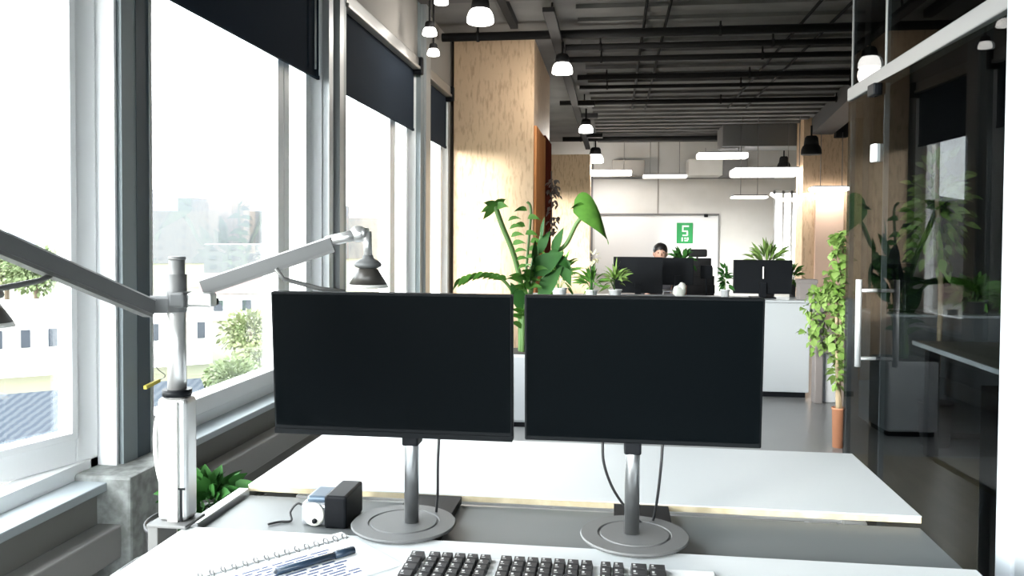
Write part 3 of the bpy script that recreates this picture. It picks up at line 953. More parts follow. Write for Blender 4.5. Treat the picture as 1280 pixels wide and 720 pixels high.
# ================================================================== OFFICE COUNTER AND WHAT STANDS ON IT
CY0, CY1, CT = 7.30, 7.78, 0.868
xs = [-0.78, 0.055, 0.89, 1.722]
for i in range(3):
    a, b = xs[i], xs[i + 1]
    lab = ['pale grey low cabinet at the left end of the row, behind the white planter', 'pale grey low cabinet in the middle of the row behind the right monitor', 'pale grey low cabinet at the right end of the row beside the climbing plant'][i]
    t = thing('cabinet', lab, 'cabinet', ((a + b) / 2, (CY0 + CY1) / 2, 0), 'low cabinets in a row across the office')
    MB().box(a + .002, b - .002, CY0 + 0.02, CY1, 0.05, CT - 0.022).build('body', M['cab'], t)
    MB().box(a + 0.02, b - 0.02, CY0 + 0.05, CY1 - 0.02, 0, 0.05).build('plinth', M['black'], t)
    if i < 2:
        mm = (a + b) / 2
        for q0, q1 in ((a, mm), (mm, b)):
            MB().bbox(q0 + .003, q1 - .003, CY0, CY0 + 0.019, 0.055, CT - 0.024, 0.002).build('door', M['cab'], t)
    else:
        MB().bbox(a + .003, b - .003, CY0, CY0 + 0.019, 0.055, CT - 0.024, 0.002).build('door', M['cab'], t)
tag(MB().bbox(-0.80, 1.81, CY0 - 0.015, CY1 + 0.01, CT - 0.02, CT, 0.003).build('worktop', M['cab'], None), 'long pale grey worktop running along the row of low cabinets', 'worktop')

# work desk behind, and its monitors seen from the back
t = thing('desk', 'white shared office desk behind the row of low cabinets', 'desk', (0.9, 8.6, 0))
MB().bbox(-0.2, 2.1, 7.95, 9.05, 0.71, 0.74, 0.003).build('tabletop', M['white_top'], t)
for sx in (-0.1, 2.0):
    for sy in (8.05, 8.95):
        MB().box(sx - .03, sx + .03, sy - .03, sy + .03, 0, 0.71).build('leg', M['steel_leg'], t)


def back_monitor(label, x0, x1, y, z0, z1, zb, strip=False):
    t = thing('monitor', label, 'monitor', ((x0 + x1) / 2, y, zb), 'black monitors in the office behind')
    cx = (x0 + x1) / 2
    MB().bbox(x0, x1, y, y + 0.03, z0, z1, 0.006).build('case', M['black'], t)
    MB().box(x0 + .01, x1 - .01, y + 0.030, y + 0.0312, z0 + 0.015, z1 - 0.01).build('screen', M['screen'], t)
    MB().box(cx - 0.03, cx + 0.03, y - 0.02, y + .001, zb + 0.008, z0 + 0.1).build('stand', M['black'], t)
    MB().bbox(cx - 0.11, cx + 0.11, y - 0.07, y + 0.10, zb, zb + 0.01, 0.003).build('base', M['black'], t)
    if strip:
        o = MB().bbox(cx - 0.006, cx + 0.006, y - 0.024, y - 0.019, z0 + 0.14, z0 + 0.25, 0.002).build('cable_clip', M['white_in'], t)
        o['label'] = 'white vertical clip'
    return t


back_monitor('black monitor seen from behind, left of the person across the office', 0.0, 0.486, 8.05, 0.862, 1.222, 0.74)
back_monitor('smaller black monitor directly in front of the person across the office', 0.50, 0.815, 8.35, 0.93, 1.21, 0.74)
back_monitor('black monitor with a white clip on its back, planter greenery above it', 1.096, 1.62, 7.55, 0.905, 1.215, CT, True)

t = thing('storage_box', 'warm grey lidded box on the worktop beside the climbing plant', 'box', (1.72, 7.5, CT))
MB().bbox(1.650, 1.80, 7.40, 7.54, CT, CT + 0.150, 0.004).build('body', M['grey_box'], t)
MB().bbox(1.643, 1.807, 7.393, 7.547, CT + 0.145, CT + 0.18, 0.005).build('lid', M['grey_box'], t)
random.seed(21)
mb = MB().blob((0.60, 7.45, CT + 0.055), 0.06, 0.05, 0.058, 16, 0.12).blob((0.625, 7.44, CT + 0.10), 0.036, 0.035, 0.04, 12, 0.15)
tag(mb.build('crumpled_cloth', M['white_plastic'], None), 'small crumpled white cloth lump on the long worktop', 'cloth')
mb = MB()
for i in range(5):
    mb.box(0.49 + .004 * (i % 2), 0.585, 8.0, 8.22, 0.742 + i * 0.035, 0.75 + i * 0.035)
mb.box(0.492, 0.496, 8.0, 8.22, .74, .895).box(0.58, 0.584, 8.0, 8.22, .74, .895)
tag(mb.build('letter_tray', M['silver'], None), 'stacked silver letter trays on the shared office desk', 'tray')
MBk = MB().bbox(0.03, 0.07, 8.20, 8.24, 1.22, 1.27, 0.004)
MBk = MB().bbox(0.90, 1.02, 8.5, 8.53, 0.99, 1.13, 0.004).box(0.95, 0.97, 8.5, 8.52, .74, 1.0).bbox(.90, 1.02, 8.46, 8.56, .74, .75, .002)
tag(MBk.build('tablet_display', M['black'], None), 'small black display on a stand in front of the black office chair', 'display')


# office chair
def office_chair(label, x, y, rz, nb=6, head=True):
    t = thing('office_chair', label, 'chair', (x, y, 0), 'black office chairs across the office')
    MB().bbox(x - .24, x + .24, y - .24, y + .24, .44, .52, 0.03, 3).build('seat', M['mesh_fabric'], t)
    b = MB()
    for i in range(nb):
        z0 = .58 + i * .10
        wd = .20 - .014 * abs(i - 2.5)
        b.bbox(x - wd, x + wd, y + .22 + .012 * i, y + .26 + .012 * i, z0, z0 + .108, 0.012)
    b.build('backrest', M['mesh_fabric'], t)
    if head:
        MB().bbox(x - .12, x + .12, y + .29, y + .33, 1.20, 1.29, .02, 3).tube([(x, y + .31, .85), (x, y + .32, 1.22)], .012, 8).build('headrest', M['mesh_fabric'], t)
    MB().tube([(x, y, .10), (x, y, .44)], .028, 14).build('gas_column', M['alu_matte'], t)
    MB().tube([(x, y + .1, .44), (x, y + .30, .47), (x, y + .31, .9)], .02, 10).build('back_support', M['black'], t)
    for s in (-1, 1):
        MB().tube([(x + s * .22, y, .46), (x + s * .29, y, .50), (x + s * .29, y, .68)], .014, 8).bbox(x + s * .29 - .035, x + s * .29 + .035, y - .12, y + .12, .68, .705, .01).build('armrest', M['black'], t)
    for k in range(5):
        a = k * 2 * math.pi / 5 + .3
        e = (x + .29 * math.cos(a), y + .29 * math.sin(a))
        lg = MB().tube([(x, y, .11), (e[0], e[1], .075)], .02, 8).build('leg', M['alu_matte'], t)
        MB().lathe([(0, -.015), (.03, -.015), (.03, .015), (0, .015)], (e[0], e[1], .03), 16, axis=(math.cos(a + 1.5), math.sin(a + 1.5), 0)).build('caster', M['black'], lg)
    t.rotation_euler = (0, 0, rz)
    return t


office_chair('black high-backed office chair right of the monitors across the office', 1.08, 9.0, R(25))
c2 = office_chair('black office chair the dark-haired person is sitting on', 0.545, 9.62, R(0), nb=4, head=False)

# ------------------------------------------------------------------ seated person
t = thing('person', 'person with dark hair and dark top seated behind the office monitors', 'person', (0.535, 9.40, 0.52))
bx, by = 0.535, 9.42


def skin_mesh(name, verts, edges, radii, m_, parent, root=0, sub=2):
    me = bpy.data.meshes.new(name)
    off = Vector(world_of(parent))
    me.from_pydata([tuple(Vector(v) - off) for v in verts], edges, [])
    o = bpy.data.objects.new(name, me)
    C.objects.link(o)
    o.parent = parent
    sk = o.modifiers.new('skin', 'SKIN')
    for i, r_ in enumerate(radii):
        d = me.skin_vertices[0].data[i]
        d.radius = (r_, r_) if not isinstance(r_, tuple) else r_
        d.use_root = (i == root)
    sk.use_smooth_shade = True
    o.modifiers.new('sub', 'SUBSURF').levels = sub
    o.modifiers['sub'].render_levels = sub
    me.materials.append(m_)
    return o


V, E_, Rr = [], [], []


def vtx(p, r_, prev=None):
    V.append(p); Rr.append(r_)
    if prev is not None: E_.append((prev, len(V) - 1))
    return len(V) - 1


pel = vtx((bx, by, 0.60), (.15, .12))
wa = vtx((bx, by - .01, 0.76), (.13, .10), pel)
ch = vtx((bx, by - .03, 0.95), (.155, .11), wa)
nk_ = vtx((bx, by - .04, 1.10), .055, ch)
hb = vtx((bx, by - .06, 1.165), .06, nk_)
for s in (-1, 1):
    sh = vtx((bx + s * .17, by - .03, 1.03), .058, ch)
    el = vtx((bx + s * .23, by - .13, 0.80), .042, sh)
    wr = vtx((bx + s * .15, by - .36, 0.775), .028, el)
    pl = vtx((bx + s * .14, by - .43, 0.765), .032, wr)
    for k in range(4):
        f1 = vtx((bx + s * .14 + (k - 1.5) * .020, by - .475, 0.765), .010, pl)
        f2 = vtx((bx + s * .14 + (k - 1.5) * .021, by - .51 + .006 * abs(k - 1.3), 0.758), .009, f1)
        vtx((bx + s * .14 + (k - 1.5) * .021, by - .53 + .008 * abs(k - 1.3), 0.75), .008, f2)
    th = vtx((bx + s * .14 - s * .045, by - .42, 0.762), .011, pl)
    vtx((bx + s * .14 - s * .055, by - .455, 0.757), .009, th)
    hp = vtx((bx + s * .10, by - .03, 0.58), .085, pel)
    kn = vtx((bx + s * .12, by - .42, 0.56), .065, hp)
    an = vtx((bx + s * .12, by - .38, 0.10), .042, kn)
    vtx((bx + s * .12, by - .54, 0.045), .036, an)
body = skin_mesh('body', V, E_, Rr, M['skin'], t)
# head: joined to the neck as part of the figure
hd = MB().blob((bx, by - .075, 1.235), .074, .092, .108, 24)
hd.blob((bx, by - .165, 1.225), .012, .018, .018, 10)      # nose
for s in (-1, 1):
    hd.blob((bx + s * .074, by - .07, 1.23), .012, .018, .028, 10)
hd.build('head', M['skin'], t)
MB().blob((bx - .028, by - .158, 1.245), .011, .008, .006, 8).blob((bx + .028, by - .158, 1.245), .011, .008, .006, 8).build('eyes', M['hair'], t)
MB().blob((bx, by - .158, 1.185), .022, .010, .006, 8).build('mouth', M['terracotta'], t)
MB().blob((bx, by - .062, 1.275), .084, .098, .085, 20, 0.03).build('hair', M['hair'], t)
# top and trousers follow the limbs
V, E_, Rr = [], [], []
a = vtx((bx, by, 0.60), (.165, .135)); b_ = vtx((bx, by - .01, .76), (.145, .115), a); c_ = vtx((bx, by - .03, .95), (.17, .125), b_); vtx((bx, by - .04, 1.075), .065, c_)
for s in (-1, 1):
    sh = vtx((bx + s * .17, by - .03, 1.035), .068, c_)
    el = vtx((bx + s * .23, by - .13, 0.80), .054, sh)
    vtx((bx + s * .155, by - .345, 0.777), .040, el)
skin_mesh('top', V, E_, Rr, M['shirt'], t)
V, E_, Rr = [], [], []
a = vtx((bx, by, .60), (.17, .13))
for s in (-1, 1):
    hp = vtx((bx + s * .10, by - .03, 0.58), .098, a)
    kn = vtx((bx + s * .12, by - .42, 0.56), .078, hp)
    vtx((bx + s * .12, by - .38, 0.12), .056, kn)
skin_mesh('trousers', V, E_, Rr, M['trousers'], t)


# ------------------------------------------------------------------ office greenery
def leafy(name, label, c, z, rad, n, L, W, m_='leaf', potr=0.06, poth=0.1, potm='pot_dark', extra=None, upb=1.0, cat='plant', grp=None):
    t = thing(name, label, cat, (c[0], c[1], z), grp)
    pot(t, c, potr * .85, potr, poth, M[potm], z)
    mb = MB()
    rnd_leaves(mb, (c[0], c[1], z + poth + rad[2] * 0.5), rad, n, L, W, upb=upb)
    mb.build('foliage', M[m_], t)
    mb = MB()
    for k in range(5):
        a = random.uniform(0, 6.28)
        mb.tube([(c[0], c[1], z + poth - .03), (c[0] + .5 * rad[0] * math.cos(a), c[1] + .5 * rad[1] * math.sin(a), z + poth + rad[2] * .7)], 0.004, 6)
    mb.build('stem', M['stem'], t)
    if extra: extra(t)
    return t


random.seed(5)
leafy('potted_plant', 'bright spiky green plant rising above the monitor with the white clip', (1.46, 7.92), 0.74, (.17, .08, .12), 60, .16, .03, 'leaf_light', .08, .36, 'pot_dark', upb=1.4)
leafy('potted_plant', 'dark reddish-green plant beside the person across the office', (0.73, 8.75), 0.74, (.12, .07, .08), 50, .10, .04, 'leaf_dark', .06, .38, 'terracotta')
leafy('potted_plant', 'leafy green plant at the left end of the long worktop', (-0.50, 7.5), CT, (.14, .10, .17), 90, .17, .03, 'leaf', .07, .07, 'pot_white', upb=1.3)
leafy('potted_plant', 'pale feathery plant on the worktop right of the big leaf', (0.02, 7.55), CT, (.10, .09, .12), 60, .12, .028, 'leaf_light', .06, .06, 'pot_white', upb=1.3)


def flowers(t):
    x, y, z = -0.20, 7.45, CT
    mb = MB(); mb.tube([(x, y, z + .05), (x + .01, y, z + .33)], .011, 8)
    mb.build('flower_stalk', M['leaf_dark'], t)
    mb = MB()
    for k in range(26):
        v = Vector((random.gauss(0, 1), random.gauss(0, 1), random.gauss(0, 1))).normalized()
        mb.leaf(Vector((x + .01, y, z + .36)) + v * .04, v, .045, .03, .2, seg=3)
    mb.build('flowers', M['petal'], t)


leafy('potted_plant', 'flowering plant with a cream flower head on the long worktop', (-0.20, 7.45), CT, (.08, .08, .08), 45, .13, .026, 'leaf', .055, .06, 'pot_white', flowers, upb=1.2)
leafy('potted_plant', 'slim dark green plant just left of the monitor with the white clip', (1.03, 7.6), CT, (.035, .04, .14), 60, .07, .03, 'leaf_dark', .04, .07, 'pot_white', upb=0.6)
leafy('potted_plant', 'small green plant on the worktop behind the grey lidded box', (1.66, 7.73), CT, (.05, .03, .10), 40, .09, .035, 'leaf', .03, .12, 'pot_dark', upb=0.8)

# climbing plant on a pole beside the glass
t = thing('climbing_plant', 'tall climbing plant with bright green leaves on a pole beside the glass', 'plant', (1.52, 5.62, 0))
pot(t, (1.52, 5.62), 0.036, 0.042, 0.27, M['terracotta'])
MB().tube(curve_pts([(1.52, 5.62, .25), (1.51, 5.62, .7), (1.53, 5.62, 1.1), (1.51, 5.62, 1.42)]), .018, 10).tube(curve_pts([(1.535, 5.62, .25), (1.50, 5.6, .6), (1.49, 5.6, 1.0)]), .011, 8).build('stem', M['bark'], t)
mb = MB()
random.seed(9)
for i in range(330):
    z = random.uniform(0.42, 1.46)
    wd = 0.035 + 0.06 * max(0, (z - .60)) if z < 1.2 else 0.075 - 0.16 * (z - 1.2)
    p = (1.505 + random.uniform(-wd, wd * 0.8), 5.60 + random.uniform(-.08, .05), z)
    if z < 0.75 and random.random() < 0.45: continue
    mb.leaf(p, (random.uniform(-1, 1), random.uniform(-1, 0.2), random.uniform(-.6, .6)), random.uniform(.05, .085), random.uniform(.04, .06), .6, nrm=random.uniform(-1, 1), seg=3)
for i in range(90):   # a side trail falling to the left
    q = random.random()
    p = (1.46 - 0.17 * q + random.uniform(-.03, .03), 5.58, 1.08 - 0.1 * q + random.uniform(-.07, .05) - (0.28 * random.random() if q > .6 else 0))
    mb.leaf(p, (random.uniform(-1, .6), random.uniform(-1, 0), random.uniform(-.8, .3)), .06, .045, .6, nrm=random.uniform(-1, 1), seg=3)
mb.build('foliage', M['leaf_light'], t)
tag(MB().bbox(1.815, 1.94, 7.15, 7.35, 0.0, 0.43, 0.01).build('pedestal', M['pot_white'], None), 'narrow white pedestal on the floor behind the climbing plant', 'pedestal')
t = thing('potted_plant', 'trailing vine in a grey pot by the right end of the cabinets', 'plant', (1.75, 7.14, 0))
MB().bbox(1.715, 1.785, 7.08, 7.20, 0, .86, .01).build('pot', M['grey_box'], t)
mb = MB()
for i in range(120):
    mb.leaf((1.75 + random.uniform(-.10, .08), 7.03 + random.uniform(-.06, .1), random.uniform(.45, 1.0)), (random.uniform(-1, 1), -0.6, random.uniform(-.8, .4)), .07, .045, .7, nrm=random.uniform(-1, 1), seg=3)
mb.build('foliage', M['leaf_light'], t)

# ================================================================== FAR WALL
t = thing('whiteboard', 'wide whiteboard with a dark top rail on the far office wall', 'whiteboard', (0.9, FY - .02, 0.65))
MB().box(-0.40, 2.14, FY - 0.02, FY, 0.65, 1.90).build('panel', M['board'], t)
MB().box(-0.33, 2.16, FY - 0.05, FY, 1.895, 1.935).build('top_rail', M['frame_dark'], t)
MB().box(2.14, 2.165, FY - 0.03, FY, 0.65, 1.92).build('side_rail', M['rail'], t)
MB().bbox(1.85, 1.93, FY - 0.09, FY - .045, 1.86, 1.925, .01).build('sensor', M['black'], t)
t = thing('poster', 'green poster with white marks hanging on the whiteboard', 'poster', (1.46, FY - .035, 1.3))
MB().bbox(1.30, 1.63, FY - 0.034, FY - 0.022, 1.315, 1.745, 0.003).build('sheet', M['poster'], t)
mb = MB()
yy = FY - 0.0345
for x0, x1, z0, z1 in ((1.41, 1.55, 1.655, 1.69), (1.41, 1.44, 1.575, 1.67), (1.41, 1.53, 1.555, 1.585), (1.50, 1.535, 1.48, 1.57), (1.42, 1.52, 1.47, 1.495), (1.40, 1.43, 1.36, 1.44), (1.46, 1.53, 1.36, 1.385), (1.46, 1.49, 1.40, 1.44), (1.51, 1.545, 1.385, 1.44)):
    mb.box(x0, x1, yy, yy + 0.001, z0, z1)
mb.build('white_marks', M['ink_white'], t)

# duct boxes above the whiteboard
tag(MB().bbox(-0.05, 0.62, 16.6, 16.95, 2.70, 3.02, .01).build('air_unit', M['wall_up'], None), 'grey boxed air unit on the far wall above the whiteboard left half', 'air unit')
tag(MB().bbox(1.46, 2.12, 16.2, 16.9, 2.67, 3.0, .01).build('air_unit', M['plaster'], None), 'pale boxed air unit left of the dark duct box', 'air unit')
tag(MB().bbox(2.13, 2.60, 16.2, 16.9, 2.67, 3.0, .01).build('air_unit', M['frame_dark'], None), 'dark grey boxed duct section beside the pale air unit', 'air unit')

# timber panels standing against the side of the first birch column
t = thing('timber_panel', 'tall orange and dark red timber panel against the side of the birch column', 'panel', (-0.80, 9.2, 0))
MB().bbox(-0.822, -0.795, 8.22, 9.3, 0, 2.56, .003).build('orange_board', M['orange_wood'], t)
MB().bbox(-0.822, -0.795, 9.32, 10.20, 0, 2.60, .003).build('red_board', M['red_wood'], t)
mb = MB(); random.seed(4)
for i in range(60):
    mb.leaf((-0.72 + random.uniform(-.03, .05), random.uniform(9.2, 9.8), random.uniform(1.45, 2.1)), (random.uniform(-1, 1), -1, -.5), .10, .04, .6, seg=3)
mb.tube([(-0.74, 9.5, 2.2), (-.73, 9.5, 1.45)], .008, 6)
tag(mb.build('hanging_plant', M['grey_box'], None), 'dark dried vine hanging on the red part of the timber panel', 'plant')


# ================================================================== BLINDS
def blind(label, y0, y1, mk, bottom=2.32, chain=None):
    t = thing('roller_blind', label, 'blind', (WX - 0.03, (y0 + y1) / 2, 2.9), 'navy roller blinds on the window wall')
    MB().bbox(WX - 0.05, WX + 0.03, y0, y1, 2.87, 2.945, 0.01).bbox(WX - 0.02, WX + 0.045, y0, y1, 2.84, 2.868, 0.006).build('cassette', M['cassette'], t)
    MB().box(WX - 0.026, WX - 0.022, y0 + .02, y1 - .02, bottom + 0.02, 2.88).build('fabric', M[mk], t)
    MB().box(WX - 0.032, WX - 0.016, y0 + .02, y1 - .02, bottom, bottom + 0.022).build('bottom_bar', M[mk], t)
    MB().bbox(WX - 0.045, WX + 0.06, y1 - 0.05, y1 + 0.005, 2.80, 2.95, .01).build('end_bracket', M['black'], t)
    if chain:
        MB().tube([(WX + 0.0, chain, 2.86), (WX + 0.0, chain, 2.36)], 0.006, 8).build('chain', M['pier_light'], t)


blind('dark navy roller blind on the second window, left of the grooved pier', 2.77, 4.55, 'blind_dark', chain=4.42)
blind('navy roller blind between the grooved pier and the slim pier', 4.87, 6.79, 'blind')
blind('short navy roller blind beside the birch column', 7.11, 8.14, 'blind')
blind('navy roller blind on the window beyond the birch column', 10.62, 14.55, 'blind')

# yellow tag on the dark pier
t = thing('hanging_tag', 'small yellow tag on a thin string by the dark window pier', 'tag', (WX + .07, 2.68, .86))
MB().bar((WX + .055, 2.64, .862), (WX + .06, 2.72, .874), .012, .012).build('tag', M['yellow'], t)
MB().tube(curve_pts([(WX + .055, 2.68, 1.02), (WX + .06, 2.70, .93), (WX + .06, 2.76, .885), (WX + .06, 2.72, .874)]), .0015, 6).build('string', M['wire'], t)

# ================================================================== CEILING SERVICES
pipes = [(7.62, -1.66, 3.18, 0.040, 'thick black pipe crossing the ceiling in front, longest of the row'),
         (8.14, -0.50, 3.16, 0.030, 'black ceiling pipe, second from the front of the row'),
         (8.70, -0.50, 3.16, 0.030, 'black ceiling pipe, third from the front of the row'),
         (9.66, -0.45, 3.16, 0.033, 'black ceiling pipe, fourth from the front of the row'),
         (10.3, -0.45, 3.16, 0.024, 'thin black ceiling pipe, fifth from the front of the row'),
         (11.45, -0.78, 3.30, 0.034, 'black ceiling pipe with a bent end, sixth from the front of the row'),
         (15.6, -1.0, 4.6, 0.045, 'farthest black ceiling pipe, just before the far wall')]
for y, x0, x1, r_, lab in pipes:
    t = thing('ceiling_pipe', lab, 'pipe', ((x0 + x1) / 2, y, 3.33), 'black pipes under the ceiling')
    MB().tube([(x0, y, 3.33), (x1, y, 3.33)], r_, 14).build('pipe', M['pipe'], t)
    for hx in ([x0 + 0.35, (x0 + x1) / 2 + .2, x1 - 0.3]):
        MB().tube([(hx, y, 3.33), (hx, y, CZ)], 0.010, 6).lathe([(r_ + .004, -.012), (r_ + .010, -.012), (r_ + .010, .012), (r_ + .004, .012)], (hx, y, 3.33), 14, axis=(1, 0, 0)).build('hanger', M['pipe'], t)
for x, lab in ((0.26, 'thin conduit running away under the ceiling, left one'), (0.46, 'thin conduit running away under the ceiling, second from the left'), (1.70, 'thin conduit running away under the ceiling, third from the left'), (1.97, 'thin conduit running away under the ceiling, right one')):
    tag(MB().tube([(x, 6.3, 3.40), (x, 12.5, 3.40)], 0.014, 8).build('conduit', M['pipe'], None), lab, 'conduit', 'thin conduits under the ceiling')
# cable tray along the left of the pipes
t = thing('cable_tray', 'black cable tray running away under the ceiling with lamps on it', 'tray', (-0.5, 11, 3.2))
MB().bbox(-0.60, -0.50, 6.6, 16.8, 3.26, 3.30, .006).build('channel', M['pipe'], t)
for y in (7.0, 8.6, 10.2, 11.8, 13.4, 15.0, 16.4):
    MB().tube([(-0.55, y, 3.29), (-0.55, y, CZ)], .010, 6).build('hanger', M['pipe'], t)
for y, dx in ((10.9, 0.10), (12.0, 0.12), (14.3, 0.16)):
    MB().bbox(-0.50, -0.50 + .13 + dx, y, y + 0.16, 3.20, 3.27, .01).build('junction_box', M['pipe'], t)
tag(MB().bar((-0.95, 5.6, 3.41), (-0.95, 7.55, 3.41), .07, .07).build('ceiling_beam', M['pipe'], None), 'short black beam on the ceiling in front of the birch column', 'beam')
tag(MB().bbox(-1.66, 3.2, 6.62, 6.76, 3.40, 3.449, .004).build('ceiling_beam', M['duct'], None), 'dark cross beam on the ceiling nearest the camera', 'beam')
# big charcoal duct on the right
tag(MB().bar((2.95, 9.3, 3.30), (3.49, 14.4, 3.30), .34, .26).build('ventilation_duct', M['duct'], None), 'charcoal ventilation duct running away along the right of the ceiling', 'duct')
tag(MB().bbox(1.9, 4.2, 14.6, 15.35, 3.05, 3.44, .01).build('ventilation_duct', M['frame_dark'], None), 'wide grey duct crossing the ceiling near the far birch wall', 'duct')


# ================================================================== LAMPS
def dome(label, x, y, z, s, lit=True, top=CZ, grp='dome spotlights under the ceiling', power=0, tilt=0):
    t = thing('dome_spotlight', label, 'spotlight', (x, y, z), grp)
    MB().lathe([(0, z + .14 * s), (.05 * s, z + .14 * s), (.065 * s, z + .12 * s), (.075 * s, z + .05 * s), (.070 * s, z + .05 * s), (0, z + .06 * s)], (x, y, 0), 28).build('cap', M['pipe'], t)
    MB().tube([(x, y, z + .12 * s), (x, y, top)], .012 * s ** .5, 8).build('stem', M['pipe'], t)
    mm = M['glow'] if lit else M['pipe']
    MB().lathe([(.062 * s, z + .06 * s), (.085 * s, z + .035 * s), (.10 * s, z), (.104 * s, z - .045 * s), (.098 * s, z - .052 * s), (0, z - .050 * s)], (x, y, 0), 28).build('lamp_shade', mm, t)
    if power:
        l = bpy.data.lights.new('spot', 'POINT')
        l.energy = power; l.shadow_soft_size = .1; l.color = (1, .93, .84)
        lo = bpy.data.objects.new('bulb_light', l); C.objects.link(lo); lo.location = (0, 0, -.12 * s); lo.parent = t
    return t


dome('large dome lamp with a black cap above the birch column', -1.03, 6.1, 3.10, 1.0, power=8)
dome('small white dome lamp near the window wall above the blinds', -1.27, 5.8, 3.14, 0.5)
dome('white conical lamp against the upper window wall, front one', -1.45, 6.2, 3.02, 0.55)
dome('white conical lamp against the upper window wall, rear one', -1.50, 6.55, 2.94, 0.5)
dome('glowing white dome lamp nearest on the black cable tray', -0.50, 7.66, 3.02, 0.95, top=3.27, power=8)
dome('glowing dome lamp in the middle of the black cable tray', -0.41, 11.6, 2.98, 1.0, top=3.27, power=10)
dome('glowing round lamp at the far end of the black cable tray', -0.36, 15.4, 2.93, 1.5, top=3.27, power=12)
dome('unlit black dome lamp hanging before the far birch wall', 3.02, 12.9, 2.80, 1.5, lit=False, top=3.17)
dome('small unlit black lamp left of the larger black dome', 3.20, 15.8, 2.82, 1.2, lit=False)
tag(MB().bbox(3.62, 3.82, 13.8, 13.95, 3.10, 3.40, .01).build('speaker_box', M['pipe'], None), 'small black box mounted high on the far birch wall', 'speaker')


def linear(label, x0, x1, y, z, m_, h=.09, d=.30, power=0, top=CZ):
    t = thing('linear_pendant', label, 'pendant lamp', ((x0 + x1) / 2, y, z), 'long pendant lamps near the far wall')
    MB().bbox(x0, x1, y, y + d, z, z + h, .02, 3).build('diffuser', M[m_], t)
    MB().box(x0 + .02, x1 - .02, y + .02, y + d - .02, z + h, z + h + .02).build('housing', M['frame_dark'], t)
    for xx in (x0 + .15, x1 - .15):
        MB().tube([(xx, y + d / 2, z + h), (xx, y + d / 2, top)], .006, 6).build('wire', M['wire'], t)
    if power:
        l = bpy.data.lights.new('tube', 'AREA')
        l.shape = 'RECTANGLE'; l.size = x1 - x0; l.size_y = d; l.energy = power; l.color = (1, .97, .93)
        lo = bpy.data.objects.new('tube_light', l); C.objects.link(lo); lo.location = (0, d / 2, -.01); lo.parent = t
    return t


linear('glowing long pendant lamp left of the others near the far wall', -0.56, 0.34, 15.9, 2.66, 'glow', power=8)
linear('dim long pendant lamp, second from the left near the far wall', 0.57, 1.45, 16.3, 2.63, 'glow_dim', h=.07)
linear('small lit pendant lamp hanging highest, before the dark duct box', 1.48, 2.36, 14.65, 2.86, 'glow', h=.09, top=3.05)
linear('largest bright pendant lamp at the right near the far birch wall', 2.03, 3.12, 14.0, 2.50, 'glow', h=.12, d=.6, power=10)
linear('lowest thin pendant lamp under the largest bright one', 1.93, 2.50, 13.5, 2.08, 'glow_soft', h=.04)
t = thing('linear_pendant', 'branching white pendant lamp with curved arms before the far window', 'pendant lamp', (3.1, 14.0, 2.1), 'long pendant lamps near the far wall')
MB().tube(curve_pts([(2.55, 13.6, 2.16), (2.70, 13.6, 2.07), (2.9, 13.6, 2.06), (3.1, 13.6, 2.14), (3.3, 13.6, 2.08)]), .028, 8).tube(curve_pts([(2.9, 13.6, 2.06), (3.0, 13.6, 1.98), (3.05, 13.6, 2.10)]), .024, 8).build('curved_tube', M['glow_soft'], t)
MB().tube([(3.0, 13.6, 2.10), (3.0, 13.6, CZ)], .006, 6).build('wire', M['wire'], t)
linear('flat ceiling-edge lamp lighting the far birch wall beneath it', 3.22, 3.86, 13.55, 2.22, 'glow', h=.05, d=.38, power=2.5, top=3.17)
struct('wall_column_far_niche', MB().bbox(3.35, 3.80, 13.94, 14.01, 0, 2.2, .003), mat('pink_lit_wood', (.70, .50, .38), .6))  # panel coloured pinkish for the lamplight falling on the far birch

# ================================================================== BEHIND THE GLASS
t = thing('meeting_table', 'brown-topped table with a white edge behind the smoked glass', 'table', (2.6, 4.9, 0))
MB().bbox(1.995, 3.2, 2.9, 5.60, 0.715, 0.737, .003).build('tabletop', M['table_top'], t)
o = MB().bbox(1.975, 1.995, 2.9, 5.60, 0.710, 0.738, .003).build('edge_strip', M['white_top'], t)
for sx, sy in ((2.05, 3.0), (2.05, 5.45), (3.1, 3.0), (3.1, 5.45)):
    MB().bbox(sx - .035, sx + .035, sy - .035, sy + .035, 0.012, .715, .003).build('leg', M['black'], t)
t = thing('sideboard', 'charcoal sideboard behind the smoked glass holding a monitor and plants', 'sideboard', (2.9, 6.2, 0))
MB().bbox(1.88, 4.2, 5.95, 6.4, 0.05, .86, .004).build('body', mat('dark_slate', (.10, .11, .12), .5), t)
MB().box(1.93, 4.15, 6.0, 6.35, 0, .05).build('plinth', M['black'], t)
MB().bbox(1.87, 4.21, 5.94, 6.41, .86, .88, .003).build('top', M['cab'], t)
t = thing('monitor', 'black monitor on the sideboard behind the smoked glass', 'monitor', (2.3, 6.1, .88))
MB().bbox(1.885, 2.34, 6.08, 6.11, .93, 1.23, .006).build('case', M['black'], t)
MB().box(2.09, 2.14, 6.11, 6.13, .885, 1.0).bbox(2.02, 2.21, 6.04, 6.2, .88, .89, .003).build('stand', M['black'], t)
random.seed(31)
t = thing('reflection_tree', 'slender leafy tree behind the smoked glass standing in for a reflected outdoor tree', 'tree', (2.20, 5.78, .012))  # added in place of an outdoor tree mirrored in the glass
pot(t, (2.20, 5.78), .09, .11, .3, M['pot_dark'], .0)
MB().tube(curve_pts([(2.20, 5.78, .27), (2.22, 5.78, 1.0), (2.19, 5.78, 1.6), (2.16, 5.78, 2.05)]), .018, 8).build('trunk', M['bark'], t)
mb = MB(); rnd_leaves(mb, (2.18, 5.78, 1.60), (.20, .12, .42), 260, .10, .05, upb=0.0); mb.build('foliage', M['leaf_light'], t)
